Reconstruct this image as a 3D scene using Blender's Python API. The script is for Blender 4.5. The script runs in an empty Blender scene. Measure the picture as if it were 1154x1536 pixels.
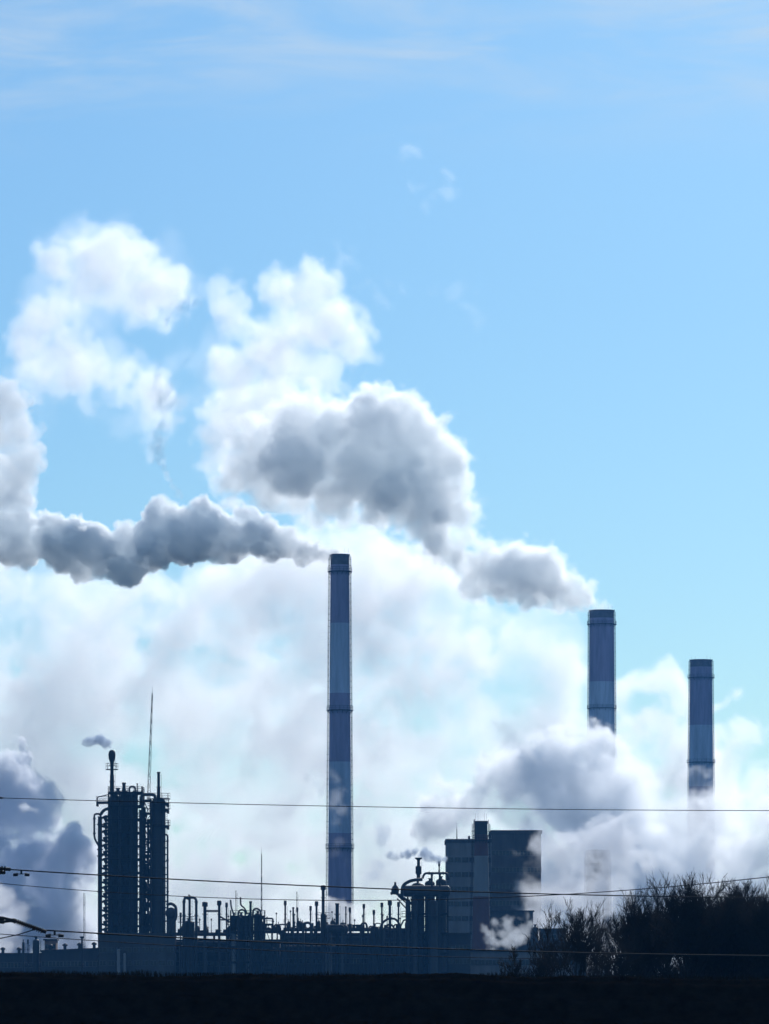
import bpy, bmesh, math, random
import numpy as np
from mathutils import Vector, Matrix
R = math.radians
PI = math.pi
scene = bpy.context.scene
COL = scene.collection

# ------------------------------------------------------------------ camera
LENS, SENSOR = 150.0, 24.0
K = SENSOR / LENS / 1154.0           # metres per photo pixel per metre of distance
HZ = 1476.0                          # photo row of the eye level
EYE = 1.7
cd = bpy.data.cameras.new("camera")
cd.sensor_fit = 'HORIZONTAL'; cd.sensor_width = SENSOR; cd.lens = LENS
cd.shift_y = (HZ - 768.0) / 1154.0
cd.clip_start = 1.0; cd.clip_end = 60000.0
cam = bpy.data.objects.new("camera", cd); COL.objects.link(cam)
cam.location = (0, 0, EYE); cam.rotation_euler = (R(90), 0, 0)
scene.camera = cam

# ------------------------------------------------------------------ light
SUN_EL, SUN_AZ = R(27.0), R(15.0)     # azimuth: clockwise from the view direction (+Y)
world = bpy.data.worlds.new("World"); scene.world = world
world.use_nodes = True
nt = world.node_tree; nt.nodes.clear()
N = nt.nodes.new; L = nt.links.new
out = N('ShaderNodeOutputWorld'); bg = N('ShaderNodeBackground')
sky = N('ShaderNodeTexSky'); sky.sky_type = 'NISHITA'; sky.sun_disc = False
sky.sun_elevation = SUN_EL; sky.sun_rotation = SUN_AZ
sky.air_density = 1.0; sky.dust_density = 0.6; sky.ozone_density = 3.0; sky.altitude = 200
SKY_TINT = (0.44, 0.695, 0.88)
tint = N('ShaderNodeMix'); tint.data_type = 'RGBA'; tint.blend_type = 'MULTIPLY'
tint.inputs[0].default_value = 1.0; tint.inputs[7].default_value = (*SKY_TINT, 1)
L(sky.outputs[0], tint.inputs[6])
# thin high cirrus, part of the sky itself
tc = N('ShaderNodeTexCoord'); mp = N('ShaderNodeMapping'); mp.inputs['Scale'].default_value = (13, 13, 60)
mp.inputs['Rotation'].default_value = (0, R(4), 0)
ns = N('ShaderNodeTexNoise'); ns.inputs['Scale'].default_value = 1.3; ns.inputs['Detail'].default_value = 7
ns.inputs['Roughness'].default_value = 0.55; ns.inputs['Distortion'].default_value = 0.6
L(tc.outputs['Generated'], mp.inputs[0]); L(mp.outputs[0], ns.inputs['Vector'])
rp = N('ShaderNodeMapRange'); rp.interpolation_type = 'SMOOTHSTEP'
rp.inputs['From Min'].default_value = 0.40; rp.inputs['From Max'].default_value = 0.74
L(ns.outputs['Fac'], rp.inputs['Value'])
sx = N('ShaderNodeSeparateXYZ'); L(tc.outputs['Generated'], sx.inputs[0])
el = N('ShaderNodeMapRange'); el.interpolation_type = 'SMOOTHSTEP'
el.inputs['From Min'].default_value = 0.165; el.inputs['From Max'].default_value = 0.20
el.inputs['To Max'].default_value = 0.85
L(sx.outputs['Z'], el.inputs['Value'])
ml = N('ShaderNodeMath'); ml.operation = 'MULTIPLY'; L(rp.outputs[0], ml.inputs[0]); L(el.outputs[0], ml.inputs[1])
cm = N('ShaderNodeMix'); cm.data_type = 'RGBA'; cm.inputs[7].default_value = (6.4, 7.6, 8.6, 1)
L(ml.outputs[0], cm.inputs[0]); L(tint.outputs[2], cm.inputs[6]); L(cm.outputs[2], bg.inputs[0])
bg.inputs[1].default_value = 0.10
L(bg.outputs[0], out.inputs[0])

sd = bpy.data.lights.new("sun", 'SUN'); sd.energy = 3.8; sd.angle = R(0.5); sd.color = (1.0, 0.975, 0.94)
sun = bpy.data.objects.new("sun", sd); COL.objects.link(sun)
sdir = Vector((math.sin(SUN_AZ) * math.cos(SUN_EL), math.cos(SUN_AZ) * math.cos(SUN_EL), math.sin(SUN_EL)))
sun.rotation_euler = (-sdir).to_track_quat('-Z', 'Y').to_euler()
sun.location = (200, 800, 600)

scene.view_settings.view_transform = 'Standard'; scene.view_settings.look = 'None'
scene.view_settings.gamma = 1.0; scene.view_settings.exposure = 0.0
scene.render.engine = 'CYCLES'
cy = scene.cycles
cy.max_bounces = 20; cy.diffuse_bounces = 3; cy.glossy_bounces = 2; cy.volume_bounces = 20
cy.volume_step_rate = 1.5; cy.volume_max_steps = 512
cy.use_adaptive_sampling = True; cy.adaptive_threshold = 0.02
cy.use_denoising = True
try:
    cy.denoiser = 'OPENIMAGEDENOISE'; cy.denoising_input_passes = 'RGB_ALBEDO_NORMAL'
except Exception:
    pass

# ------------------------------------------------------------------ helpers
def P(px, py, D):
    """a point of the place: photo column and row at the distance D from the camera"""
    return Vector(((px - 577.0) * K * D, D, EYE + (HZ - py) * K * D))

def tag(o, label=None, cat=None, group=None, kind=None):
    if label: o['label'] = label
    if cat: o['category'] = cat
    if group: o['group'] = group
    if kind: o['kind'] = kind
    return o
# ------------------------------------------------------------------ materials
MATS = {}
def mat(name, col, rough=0.7, metal=0.0, var=0.35, scale=0.6, streak=False, bump=0.0):
    if name in MATS: return MATS[name]
    m = bpy.data.materials.new(name); m.use_nodes = True
    t = m.node_tree; b = t.nodes['Principled BSDF']
    b.inputs['Roughness'].default_value = rough; b.inputs['Metallic'].default_value = metal
    b.inputs['Specular IOR Level'].default_value = 0.3
    tc = t.nodes.new('ShaderNodeTexCoord'); mp = t.nodes.new('ShaderNodeMapping')
    mp.inputs['Scale'].default_value = (scale, scale, scale * (0.12 if streak else 1.0))
    n = t.nodes.new('ShaderNodeTexNoise'); n.inputs['Scale'].default_value = 1.0; n.inputs['Detail'].default_value = 6
    n.inputs['Roughness'].default_value = 0.65
    r = t.nodes.new('ShaderNodeValToRGB')
    r.color_ramp.elements[0].position = 0.32; r.color_ramp.elements[1].position = 0.68
    r.color_ramp.elements[0].color = (*[c * (1 - var) for c in col], 1)
    r.color_ramp.elements[1].color = (*[min(1, c * (1 + var * 0.6)) for c in col], 1)
    t.links.new(tc.outputs['Object'], mp.inputs[0]); t.links.new(mp.outputs[0], n.inputs['Vector'])
    t.links.new(n.outputs['Fac'], r.inputs[0]); t.links.new(r.outputs[0], b.inputs['Base Color'])
    if bump:
        bp = t.nodes.new('ShaderNodeBump'); bp.inputs['Strength'].default_value = bump; bp.inputs['Distance'].default_value = 0.05
        t.links.new(n.outputs['Fac'], bp.inputs['Height']); t.links.new(bp.outputs[0], b.inputs['Normal'])
    MATS[name] = m
    return m

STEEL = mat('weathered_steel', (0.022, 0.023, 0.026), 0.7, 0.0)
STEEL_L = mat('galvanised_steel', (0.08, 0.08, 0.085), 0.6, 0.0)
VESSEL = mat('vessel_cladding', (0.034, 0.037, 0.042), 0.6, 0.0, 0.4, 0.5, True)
CONC = mat('stained_concrete', (0.17, 0.175, 0.18), 0.9, 0, 0.4, 0.35, True)
CONC_D = mat('sooty_concrete', (0.055, 0.057, 0.06), 0.9, 0, 0.45, 0.3, True)
RED = mat('faded_red_paint', (0.12, 0.060, 0.066), 0.8, 0, 0.3, 0.25, True)
WHITE = mat('grimy_white_paint', (0.20, 0.22, 0.235), 0.8, 0, 0.25, 0.25, True)
BAND_R = mat('haze_tinted_red_band', (0.25, 0.25, 0.39), 0.85, 0, 0.35, 0.3, True)  # red bands of the far chimneys, distance haze mixed into the colour
BAND_W = mat('haze_tinted_white_band', (0.36, 0.46, 0.60), 0.85, 0, 0.35, 0.3, True)  # white bands, blued in the colour to stand in for distance haze
GLASS = mat('dark_window_glass', (0.02, 0.025, 0.03), 0.12, 0, 0.2)
ROOF = mat('roofing_felt', (0.05, 0.05, 0.052), 0.95)
SHEET = mat('corrugated_sheet', (0.04, 0.043, 0.048), 0.8, 0.0, 0.35, 0.4, True)
BRICKM = mat('old_brickwork', (0.20, 0.12, 0.09), 0.9, 0, 0.35, 0.6)
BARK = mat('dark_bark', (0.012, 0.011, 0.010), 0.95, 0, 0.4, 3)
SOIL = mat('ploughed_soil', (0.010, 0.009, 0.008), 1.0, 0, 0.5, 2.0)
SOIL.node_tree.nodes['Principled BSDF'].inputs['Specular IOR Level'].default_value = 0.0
STRAW = mat('withered_grass', (0.012, 0.011, 0.009), 1.0, 0, 0.3, 4)
WIRE = mat('aged_conductor', (0.012, 0.012, 0.013), 1.0, 0.0)
PORC = mat('brown_glazed_porcelain', (0.10, 0.055, 0.03), 0.15, 0, 0.2)

# ------------------------------------------------------------------ mesh building
class MB:
    def __init__(s): s.v = []; s.f = []; s.m = []
    def add(s, vs, fs, mi=0):
        b = len(s.v); s.v += [tuple(x) for x in vs]; s.f += [tuple(b + i for i in f) for f in fs]; s.m += [mi] * len(fs); return s
    def box(s, a, b, mi=0):
        (x0, y0, z0), (x1, y1, z1) = a, b
        if x0 > x1: x0, x1 = x1, x0
        if y0 > y1: y0, y1 = y1, y0
        if z0 > z1: z0, z1 = z1, z0
        return s.add([(x0,y0,z0),(x1,y0,z0),(x1,y1,z0),(x0,y1,z0),(x0,y0,z1),(x1,y0,z1),(x1,y1,z1),(x0,y1,z1)],
              [(0,3,2,1),(4,5,6,7),(0,1,5,4),(1,2,6,5),(2,3,7,6),(3,0,4,7)], mi)
    def bar(s, a, b, r, r2=None, n=6, mi=0, cap=True):
        a, b = Vector(a), Vector(b); d = b - a
        if d.length < 1e-6: return s
        d.normalize(); u = d.orthogonal().normalized(); w = d.cross(u); r2 = r if r2 is None else r2
        vs = []
        for c, rr in ((a, r), (b, r2)):
            vs += [c + (u * math.cos(2*PI*k/n) + w * math.sin(2*PI*k/n)) * rr for k in range(n)]
        fs = [(k, (k+1) % n, n + (k+1) % n, n + k) for k in range(n)]
        if cap: fs += [tuple(range(n))[::-1], tuple(range(n, 2*n))]
        return s.add(vs, fs, mi)
    def tube(s, pts, r, n=8, mi=0, rs=None):
        pts = [Vector(p) for p in pts]; vs = []; m = len(pts)
        u = None
        for i, p in enumerate(pts):
            d = (pts[min(i+1, m-1)] - pts[max(i-1, 0)]).normalized()
            u = d.orthogonal().normalized() if u is None else (u - d * u.dot(d)).normalized()
            w = d.cross(u); rr = rs[i] if rs else r
            vs += [p + (u * math.cos(2*PI*k/n) + w * math.sin(2*PI*k/n)) * rr for k in range(n)]
        fs = [(i*n + k, i*n + (k+1) % n, (i+1)*n + (k+1) % n, (i+1)*n + k) for i in range(m-1) for k in range(n)]
        fs += [tuple(range(n))[::-1], tuple(range((m-1)*n, m*n))]
        return s.add(vs, fs, mi)
    def lathe(s, c, prof, n=24, mi=0, mis=None):
        """prof: (radius, z) upward from c"""
        c = Vector(c); vs = []
        for r, z in prof: vs += [(c.x + r * math.cos(2*PI*k/n), c.y + r * math.sin(2*PI*k/n), c.z + z) for k in range(n)]
        base = len(s.v); s.v += vs
        for i in range(len(prof) - 1):
            for k in range(n):
                s.f.append((base + i*n + k, base + i*n + (k+1) % n, base + (i+1)*n + (k+1) % n, base + (i+1)*n + k)); s.m.append(mis[i] if mis else mi)
        s.f.append(tuple(base + k for k in range(n))[::-1]); s.m.append(mis[0] if mis else mi)
        e = base + (len(prof)-1)*n
        s.f.append(tuple(e + k for k in range(n))); s.m.append(mis[-1] if mis else mi)
        return s
    def rail(s, loop, h=1.1, r=0.035, closed=True, step=1.6):
        loop = [Vector(p) for p in loop]; m = len(loop)
        for i in range(m if closed else m - 1):
            a, b = loop[i], loop[(i+1) % m]; up = Vector((0, 0, h))
            s.bar(a + up, b + up, r, n=4); s.bar(a + up * 0.55, b + up * 0.55, r * 0.8, n=4)
            k = max(1, int((b - a).length / step))
            for j in range(k + 1):
                q = a.lerp(b, j / k); s.bar(q, q + up, r, n=4)
        return s
    def build(s, name, mats, parent=None, base=None, smooth=False):
        if not isinstance(mats, (list, tuple)): mats = [mats]
        me = bpy.data.meshes.new(name)
        if parent is not None: off = world_loc(parent)
        elif base is not None: off = Vector(base)
        else:
            a = np.array(s.v); off = Vector(((a[:,0].min() + a[:,0].max())/2, (a[:,1].min() + a[:,1].max())/2, a[:,2].min()))
        me.from_pydata([(x - off.x, y - off.y, z - off.z) for x, y, z in s.v], [], s.f)
        for m in mats: me.materials.append(m)
        me.polygons.foreach_set('material_index', s.m)
        me.update()
        if smooth: me.shade_smooth()
        o = bpy.data.objects.new(name, me); COL.objects.link(o)
        if parent is not None: o.parent = parent
        else: o.location = off
        return o

def world_loc(o):
    v = Vector(o.location); p = o.parent
    while p is not None: v += p.location; p = p.parent
    return v

def thing(name, label, cat, loc, group=None):
    o = bpy.data.objects.new(name, None); COL.objects.link(o); o.location = loc
    o.empty_display_size = 1
    return tag(o, label, cat, group)

def bend(pts, rad=0.8, k=5):
    """round the corners of a polyline"""
    pts = [Vector(p) for p in pts]; out = [pts[0]]
    for i in range(1, len(pts) - 1):
        a, b, c = pts[i-1], pts[i], pts[i+1]
        r = min(rad, (b-a).length * 0.48, (c-b).length * 0.48)
        p, q = b + (a-b).normalized() * r, b + (c-b).normalized() * r
        for j in range(k + 1):
            t = j / k; out.append(p * (1-t)**2 + b * 2*t*(1-t) + q * t*t)
    out.append(pts[-1])
    return out

def S(D): return K * D
def ground_pt(px, D): p = P(px, 0, D); p.z = 0; return p

# ------------------------------------------------------------------ generators of plant things
def striped_chimney(label, px, top, wt, wb, D, bands, plats, group, base=None, mats=None, name='chimney', lean=0):
    s = S(D); g = ground_pt(px + lean, D); t = thing(name, label, 'chimney', g, group)
    zt = P(px, top, D).z; rt, rb = wt * s / 2, wb * s / 2
    def rad(z): return rb + (rt - rb) * min(1, max(0, z / zt))
    prof = [(rb, 0)]; mis = []
    rows = sorted(bands, key=lambda b: -b[0])      # (upper row, material index) from the ground up
    for row, mi in rows:
        z = P(px, row, D).z if row > top else zt
        z0 = prof[-1][1]; k = max(1, int((z - z0) / 2.5))
        for j in range(1, k + 1):
            zz = z0 + (z - z0) * j / k; prof.append((rad(zz), zz)); mis.append(mi)
    prof += [(rt + .12, zt + .01), (rt + .12, zt + .7), (rt - .25, zt + .7), (rt - .3, zt - 3)]; mis += [2, 2, 2, 3]; mis[-5:-4] = [2]
    m = MB().lathe(g, prof, 40, mis=mis)
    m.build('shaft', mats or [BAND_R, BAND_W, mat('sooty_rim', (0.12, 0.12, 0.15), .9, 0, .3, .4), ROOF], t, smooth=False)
    for row, wd in plats:
        z = P(px, row, D).z; r = rad(z); pm = MB()
        pm.lathe((g.x, g.y, z), [(r + .03, 0), (r + wd, .02), (r + wd, .18), (r + .03, .2)], 28)
        for k in range(14):
            a = 2*PI*k/14; c, q = math.cos(a), math.sin(a)
            pm.bar((g.x + (r+wd*.95)*c, g.y + (r+wd*.95)*q, z), (g.x + (r-.02)*c, g.y + (r-.02)*q, z - wd*1.1), .07, n=4)
        pm.rail([(g.x + (r+wd*.95)*math.cos(2*PI*k/20), g.y + (r+wd*.95)*math.sin(2*PI*k/20), z + .18) for k in range(20)], 1.25, .05, step=3)
        pm.build('platform', STEEL, t)
    for a in (R(-12), R(186)):                      # caged ladders up both flanks
        lm = MB(); ca, sa = math.cos(a), math.sin(a)
        def q(z, o, side=0): r = rad(z) + o; return (g.x + r*ca - side*sa, g.y + r*sa + side*ca, z)
        lm.bar(q(2, .25, .25), q(zt + 1, .25, .25), .05, n=4); lm.bar(q(2, .25, -.25), q(zt + 1, .25, -.25), .05, n=4)
        z = 3.0
        while z < zt:
            lm.bar(q(z, .25, -.25), q(z, .25, .25), .03, n=4)
            lm.bar(q(z, 0, 0), q(z, .25, 0), .05, n=4)
            hoop = [q(z, .25 + .45 * math.sin(PI*j/6), .4 * math.cos(PI*j/6)) for j in range(7)]
            lm.tube(hoop, .08, 4)
            z += 1.9
        for j in (1, 3, 5): lm.bar(q(3, .25 + .45*math.sin(PI*j/6), .4*math.cos(PI*j/6)), q(zt, .25 + .45*math.sin(PI*j/6), .4*math.cos(PI*j/6)), .05, n=4)
        lm.build('ladder', STEEL, t)
    for k in range(4):
        a = 2*PI*k/4 + .5
        MB().bar((g.x + rt*math.cos(a), g.y + rt*math.sin(a), zt), (g.x + rt*math.cos(a), g.y + rt*math.sin(a), zt + 2.6), .035, n=4).build('lightning_rod', STEEL, t)
    return t

def column(label, px, top, w, D, plats=(), group=None, name='process_column', m=None, cap='dome', base=0.0, pipe=True):
    """a clad vessel standing upright, with platforms, a ladder and a downcomer pipe"""
    s = S(D); g = ground_pt(px, D); g.z = base; t = thing(name, label, 'process column', g, group)
    h = P(px, top, D).z - base; r = w * s / 2
    dome = [(r * math.cos(a), h - r*.6 + r*.6 * math.sin(a)) for a in [PI/2*k/5 for k in range(6)]]
    dome[-1] = (0.05, h)
    prof = [(r*1.15, 0), (r*1.15, .5), (r, .5)]
    z = 3.0
    while z < h - r*.6 - 1.5:
        prof += [(r, z), (r + .05, z + .02), (r + .05, z + .16), (r, z + .18)]; z += 3.2
    prof += dome
    MB().lathe(g, prof, 22).build('shell', m or VESSEL, t, smooth=False)
    nz = MB().bar((g.x, g.y, g.z + h - .1), (g.x, g.y, g.z + h + .5), min(.25, r*.4), n=8)
    nz.bar((g.x, g.y, g.z + h + .35), (g.x, g.y, g.z + h + .5), min(.4, r*.6), n=8); nz.build('nozzle', STEEL, t)
    for row in plats:
        z = P(px, row, D).z; pm = MB(); wd = 1.0
        pm.lathe((g.x, g.y, z), [(r + .02, 0), (r + wd, 0), (r + wd, .12), (r + .02, .12)], 16)
        pm.rail([(g.x + (r+wd*.95)*math.cos(2*PI*k/10), g.y + (r+wd*.95)*math.sin(2*PI*k/10), z + .12) for k in range(10)], 1.1, .04, step=3)
        pm.build('platform', STEEL, t)
    lm = MB(); x = g.x + r + .3; 
    for dy in (-.22, .22): lm.bar((x, g.y + dy, base + .5), (x, g.y + dy, base + h - .3), .035, n=4)
    z = base + 1
    while z < base + h - .4: lm.bar((x, g.y - .22, z), (x, g.y + .22, z), .02, n=4); lm.bar((x, g.y, z), (g.x + r*.97, g.y, z), .03, n=4) if int(z) % 3 == 0 else None; z += .4
    lm.build('ladder', STEEL, t)
    if pipe:
        rr = max(.12, r * .22)
        pts = bend([(g.x, g.y, base + h + .4), (g.x, g.y, base + h + .4 + rr*3), (g.x - r - rr*2.2, g.y - .2, base + h + .4 + rr*3), (g.x - r - rr*2.2, g.y - .2, base + .2)], rr*3)
        MB().tube(pts, rr, 8).build('downcomer', VESSEL, t, smooth=True)
    return t

def vent(label, px, top, w, D, tip='cap', base=0.0, name='vent_stack', group='slim vent stacks over the pipe racks', m=None, guy=False):
    s = S(D); g = ground_pt(px, D); g.z = base; t = thing(name, label, 'vent stack', g, group)
    h = P(px, top, D).z - base; r = max(.07, w * s / 2); m = m or STEEL
    MB().lathe(g, [(r*2.2, 0), (r*2.2, .4), (r*1.25, .4), (r*1.2, h*.45), (r, h*.46), (r, h - .3)], 10).build('pipe', m, t)
    c = MB(); zt = h - .32
    if tip == 'cap': c.lathe(g, [(r*1.5, zt), (r*1.7, zt + .1), (r*1.7, zt + .9), (r*1.1, zt + 1.0)], 10)
    elif tip == 'bulb': c.lathe(g, [(r*1.02, zt - 2), (r*1.9, zt - 1.1), (r*2.1, zt - .2), (r*1.7, zt + .4), (r*.8, zt + .7)], 14)
    elif tip == 'flare': c.lathe(g, [(r*1.05, zt), (r*2.4, zt + .35), (r*2.4, zt + .5), (r*1.2, zt + .5)], 12)
    elif tip == 'plain': c.lathe(g, [(r*1.02, zt), (r*1.25, zt + .02), (r*1.25, zt + .3), (r*.9, zt + .32)], 10)
    c.build('tip', m, t)
    fl = MB()
    z = 2.5
    while z < h - 1: fl.lathe((g.x, g.y, g.z + z), [(r*1.3, 0), (r*1.55 + .03, .02), (r*1.55 + .03, .16), (r*1.3, .18)], 10); z += 3.4
    if fl.v: fl.build('flange', m, t)
    lm = MB(); x = g.x + r*1.25 + .2
    for dy in (-.18, .18): lm.bar((x, g.y + dy, base + .4), (x, g.y + dy, base + h - .5), .025, n=4)
    z = base + 1
    while z < base + h - .6: lm.bar((x, g.y - .18, z), (x, g.y + .18, z), .018, n=4); lm.bar((g.x, g.y, z), (x, g.y, z), .03, n=4) if int(z*2) % 5 == 0 else None; z += .4
    lm.build('ladder', STEEL, t)
    if guy:
        gm = MB()
        for k in range(3):
            a = 2*PI*k/3 + .2; rad = h*.35
            gm.bar((g.x, g.y, g.z + h*.86), (g.x + rad*math.cos(a), g.y + rad*math.sin(a), g.z + h*.3), .03, n=4)
        gm.build('guy_wires', STEEL, t)
    return t

def pipe(label, pts, w, D, name='pipe_loop', group='bent pipe loops above the racks', rad=1.0, dys=None, m=None, to_ground=True):
    s = S(D); q = [P(x, y, D) for x, y in pts]
    if dys:
        for p, d in zip(q, dys): p.y += d
    if to_ground:
        if len(q) > 1: q = [Vector((q[0].x, q[0].y, 0))] + q + [Vector((q[-1].x, q[-1].y, 0))]
    t = thing(name, label, 'pipe', (q[0].x, q[0].y, min(p.z for p in q)), group); r = w * s / 2
    MB().tube(bend(q, rad), r, 10).build('pipe', m or VESSEL, t, smooth=True)
    fl = MB()
    for a, b in zip(q[:-1], q[1:]):
        d = (b - a); 
        if d.length < 3: continue
        for f in (.2, .8):
            c = a.lerp(b, f); u = d.normalized(); fl.bar(c - u*.12, c + u*.12, r*1.35 + .03, n=10)
    if fl.v: fl.build('flange', STEEL, t)
    return t

def frame_tower(label, x0, x1, top, D, depth, floors, dense=0, group=None, name='process_tower', rails=True, bays=2, brace=True, base=0.0, stair=True):
    """steel frame with grated floors, rails, cross braces and zigzag stair"""
    s = S(D); a, b = ground_pt(x0, D), ground_pt(x1, D); g = (a + b) / 2; g.z = base; g.y += depth/2
    t = thing(name, label, 'process tower', g, group)
    zt = P(0, top, D).z; xs = [a.x + (b.x - a.x)*k/bays for k in range(bays + 1)]; ys = [D, D + depth]
    zs = [base] + [base + (zt - base) * (k+1)/floors for k in range(floors)]
    f = MB(); c = .16
    for x in xs:
        for y in ys: f.box((x - c, y - c, base), (x + c, y + c, zt))
    for z in zs[1:]:
        for y in ys: f.box((a.x, y - .12, z - .35), (b.x, y + .12, z - .05))
        for x in xs: f.box((x - .1, D, z - .33), (x + .1, D + depth, z - .06))
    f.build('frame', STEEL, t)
    if brace:
        bm = MB()
        for i in range(floors):
            for k in range(bays):
                if (i + k) % 2: p, q = xs[k], xs[k+1]
                else: p, q = xs[k+1], xs[k]
                bm.bar((p, ys[(i) % 2], zs[i]), (q, ys[i % 2], zs[i+1]), .09, n=4)
            bm.bar((xs[-1], ys[i % 2], zs[i]), (xs[-1], ys[(i+1) % 2], zs[i+1]), .09, n=4)
            bm.bar((xs[0], ys[i % 2], zs[i]), (xs[0], ys[(i+1) % 2], zs[i+1]), .09, n=4)
        bm.build('cross_braces', STEEL, t)
    for z in zs[1:]:
        fm = MB().box((a.x - .15, D - .5, z - .04), (b.x + .15, D + depth + .3, z + .05))
        if rails: fm.rail([(a.x - .1, D - .45, z + .05), (b.x + .1, D - .45, z + .05), (b.x + .1, D + depth + .25, z + .05), (a.x - .1, D + depth + .25, z + .05)], 1.1, .04)
        fm.build('floor_deck', STEEL, t)
    if stair:
        sm = MB()
        for i in range(floors):
            x, y0 = (a.x + (b.x-a.x)*.25, a.x + (b.x-a.x)*.75)
            p, q = (x, y0) if i % 2 else (y0, x)
            for dy in (.15, .85): sm.bar((p, D - .5 - dy, zs[i] + .05), (q, D - .5 - dy, zs[i+1]), .08, n=4)
            for k in range(8): u = (k + .5)/8; X = p + (q-p)*u; Z = zs[i] + (zs[i+1]-zs[i])*u; sm.box((X - .13, D - 1.35, Z), (X + .13, D - .65, Z + .04))
        sm.build('stair', STEEL, t)
    return t

def building(label, x0, x1, top, D, depth, wins=None, name='plant_building', group=None, wall=None, slope=0, base=0.0, roof_t=.35, cat='building', vents=0, over=.3, corr=True):
    a, b = ground_pt(x0, D), ground_pt(x1, D); zt = P(0, top, D).z; g = (a + b)/2; g.z = base; g.y += depth/2
    t = thing(name, label, cat, g, group)
    z2 = P(0, top + slope, D).z if slope else zt
    w = MB().add([(a.x, D, base), (b.x, D, base), (b.x, D+depth, base), (a.x, D+depth, base), (a.x, D, zt), (b.x, D, z2), (b.x, D+depth, z2), (a.x, D+depth, zt)],
          [(0,3,2,1), (4,5,6,7), (0,1,5,4), (1,2,6,5), (2,3,7,6), (3,0,4,7)])
    if corr:
        x = a.x + .6
        while x < b.x - .3:
            zz = zt + (z2 - zt)*(x - a.x)/(b.x - a.x); w.box((x - .07, D - .09, base), (x + .07, D - .004, zz - .1)); x += 1.5
    w.build('wall', wall or SHEET, t)
    rm = MB().add([(a.x-over, D-over, zt+.004), (b.x+over, D-over, z2+.004), (b.x+over, D+depth+over, z2+.004), (a.x-over, D+depth+over, zt+.004),
                (a.x-over, D-over, zt+roof_t), (b.x+over, D-over, z2+roof_t), (b.x+over, D+depth+over, z2+roof_t), (a.x-over, D+depth+over, zt+roof_t)],
          [(0,3,2,1), (4,5,6,7), (0,1,5,4), (1,2,6,5), (2,3,7,6), (3,0,4,7)])
    rf = rm.build('roof', ROOF, t)
    for k in range(vents):
        u = (k + .5)/vents; x = a.x + (b.x-a.x)*u; zz = zt + (z2-zt)*u + roof_t
        MB().lathe((x, D + depth*.4, zz), [(.35, 0), (.35, .7), (.6, .75), (.55, 1.1), (.1, 1.35)], 10).build('roof_vent', STEEL, rf)
    if wins:
        nx, rows, ww, hh = wins
        for row in rows:
            zc = P(0, row, D).z
            for k in range(nx):
                xc = a.x + (b.x - a.x) * (k + .5)/nx
                fr = MB().box((xc-ww/2-.1, D-.14, zc-hh/2-.1), (xc+ww/2+.1, D-.092, zc-hh/2)).box((xc-ww/2-.1, D-.14, zc+hh/2), (xc+ww/2+.1, D-.092, zc+hh/2+.1))
                fr.box((xc-ww/2-.1, D-.14, zc-hh/2), (xc-ww/2, D-.092, zc+hh/2)).box((xc+ww/2, D-.14, zc-hh/2), (xc+ww/2+.1, D-.092, zc+hh/2)).box((xc-.04, D-.14, zc-hh/2), (xc+.04, D-.115, zc+hh/2))
                o = fr.build('window', STEEL_L, t)
                MB().box((xc-ww/2, D-.112, zc-hh/2), (xc+ww/2, D-.095, zc+hh/2)).build('pane', GLASS, o)
    return t

def drum(label, px, row, w, D, length=7, group=None, name='horizontal_drum', axis='x'):
    """horizontal pressure vessel on saddles"""
    s = S(D); c = P(px, row, D); r = w*s/2; t = thing(name, label, 'pressure vessel', (c.x, c.y, c.z - r - .4), group)
    L2 = length/2; pr = [(.05, -L2 - r*.5), (r*.6, -L2 - r*.38), (r*.92, -L2 - r*.15), (r, -L2), (r, L2), (r*.92, L2 + r*.15), (r*.6, L2 + r*.38), (.05, L2 + r*.5)]
    m = MB().lathe((0, 0, 0), pr, 20)
    m.v = [((c.x + z, c.y + y, c.z + x) if axis == 'x' else (c.x + x, c.y + z, c.z + y)) for x, y, z in m.v]
    m.build('shell', VESSEL, t)
    for k in (-1, 1):
        d = k * L2 * .6
        (MB().box((c.x + d - .2, c.y - r*.8, 0), (c.x + d + .2, c.y + r*.8, c.z - r*.5)) if axis == 'x' else MB().box((c.x - r*.8, c.y + d - .2, 0), (c.x + r*.8, c.y + d + .2, c.z - r*.5))).build('saddle', CONC_D, t)
    return t

def mast(label, px, top, base_row, D, wb=5, lean=0, name='lattice_mast', group=None, wt=1.2, floor=None):
    s = S(D); z0 = 0 if floor is None else P(0, floor, D).z; b = P(px, base_row, D); b.z = z0; tp = P(px + lean, top, D)
    t = thing(name, label, 'mast', b, group); n = max(6, int((tp.z - b.z)/2.2)); m = MB()
    rb, rt = wb*s/2, wt*s/2
    def leg(k, u): a = 2*PI*k/3 + .4; r = rb + (rt-rb)*u; c = b.lerp(tp, u); return (c.x + r*math.cos(a), c.y + r*math.sin(a), c.z)
    for k in range(3):
        m.bar(leg(k, 0), leg(k, 1), .05, n=4)
        for i in range(n):
            m.bar(leg(k, i/n), leg((k+1) % 3, (i+1)/n), .035, n=4); m.bar(leg(k, i/n), leg((k+1) % 3, i/n), .035, n=4)
    m.build('lattice', STEEL, t)
    MB().bar(tp, tp + Vector((0, 0, 1.5)), .03, n=4).build('tip', STEEL, t)
    return t
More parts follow.
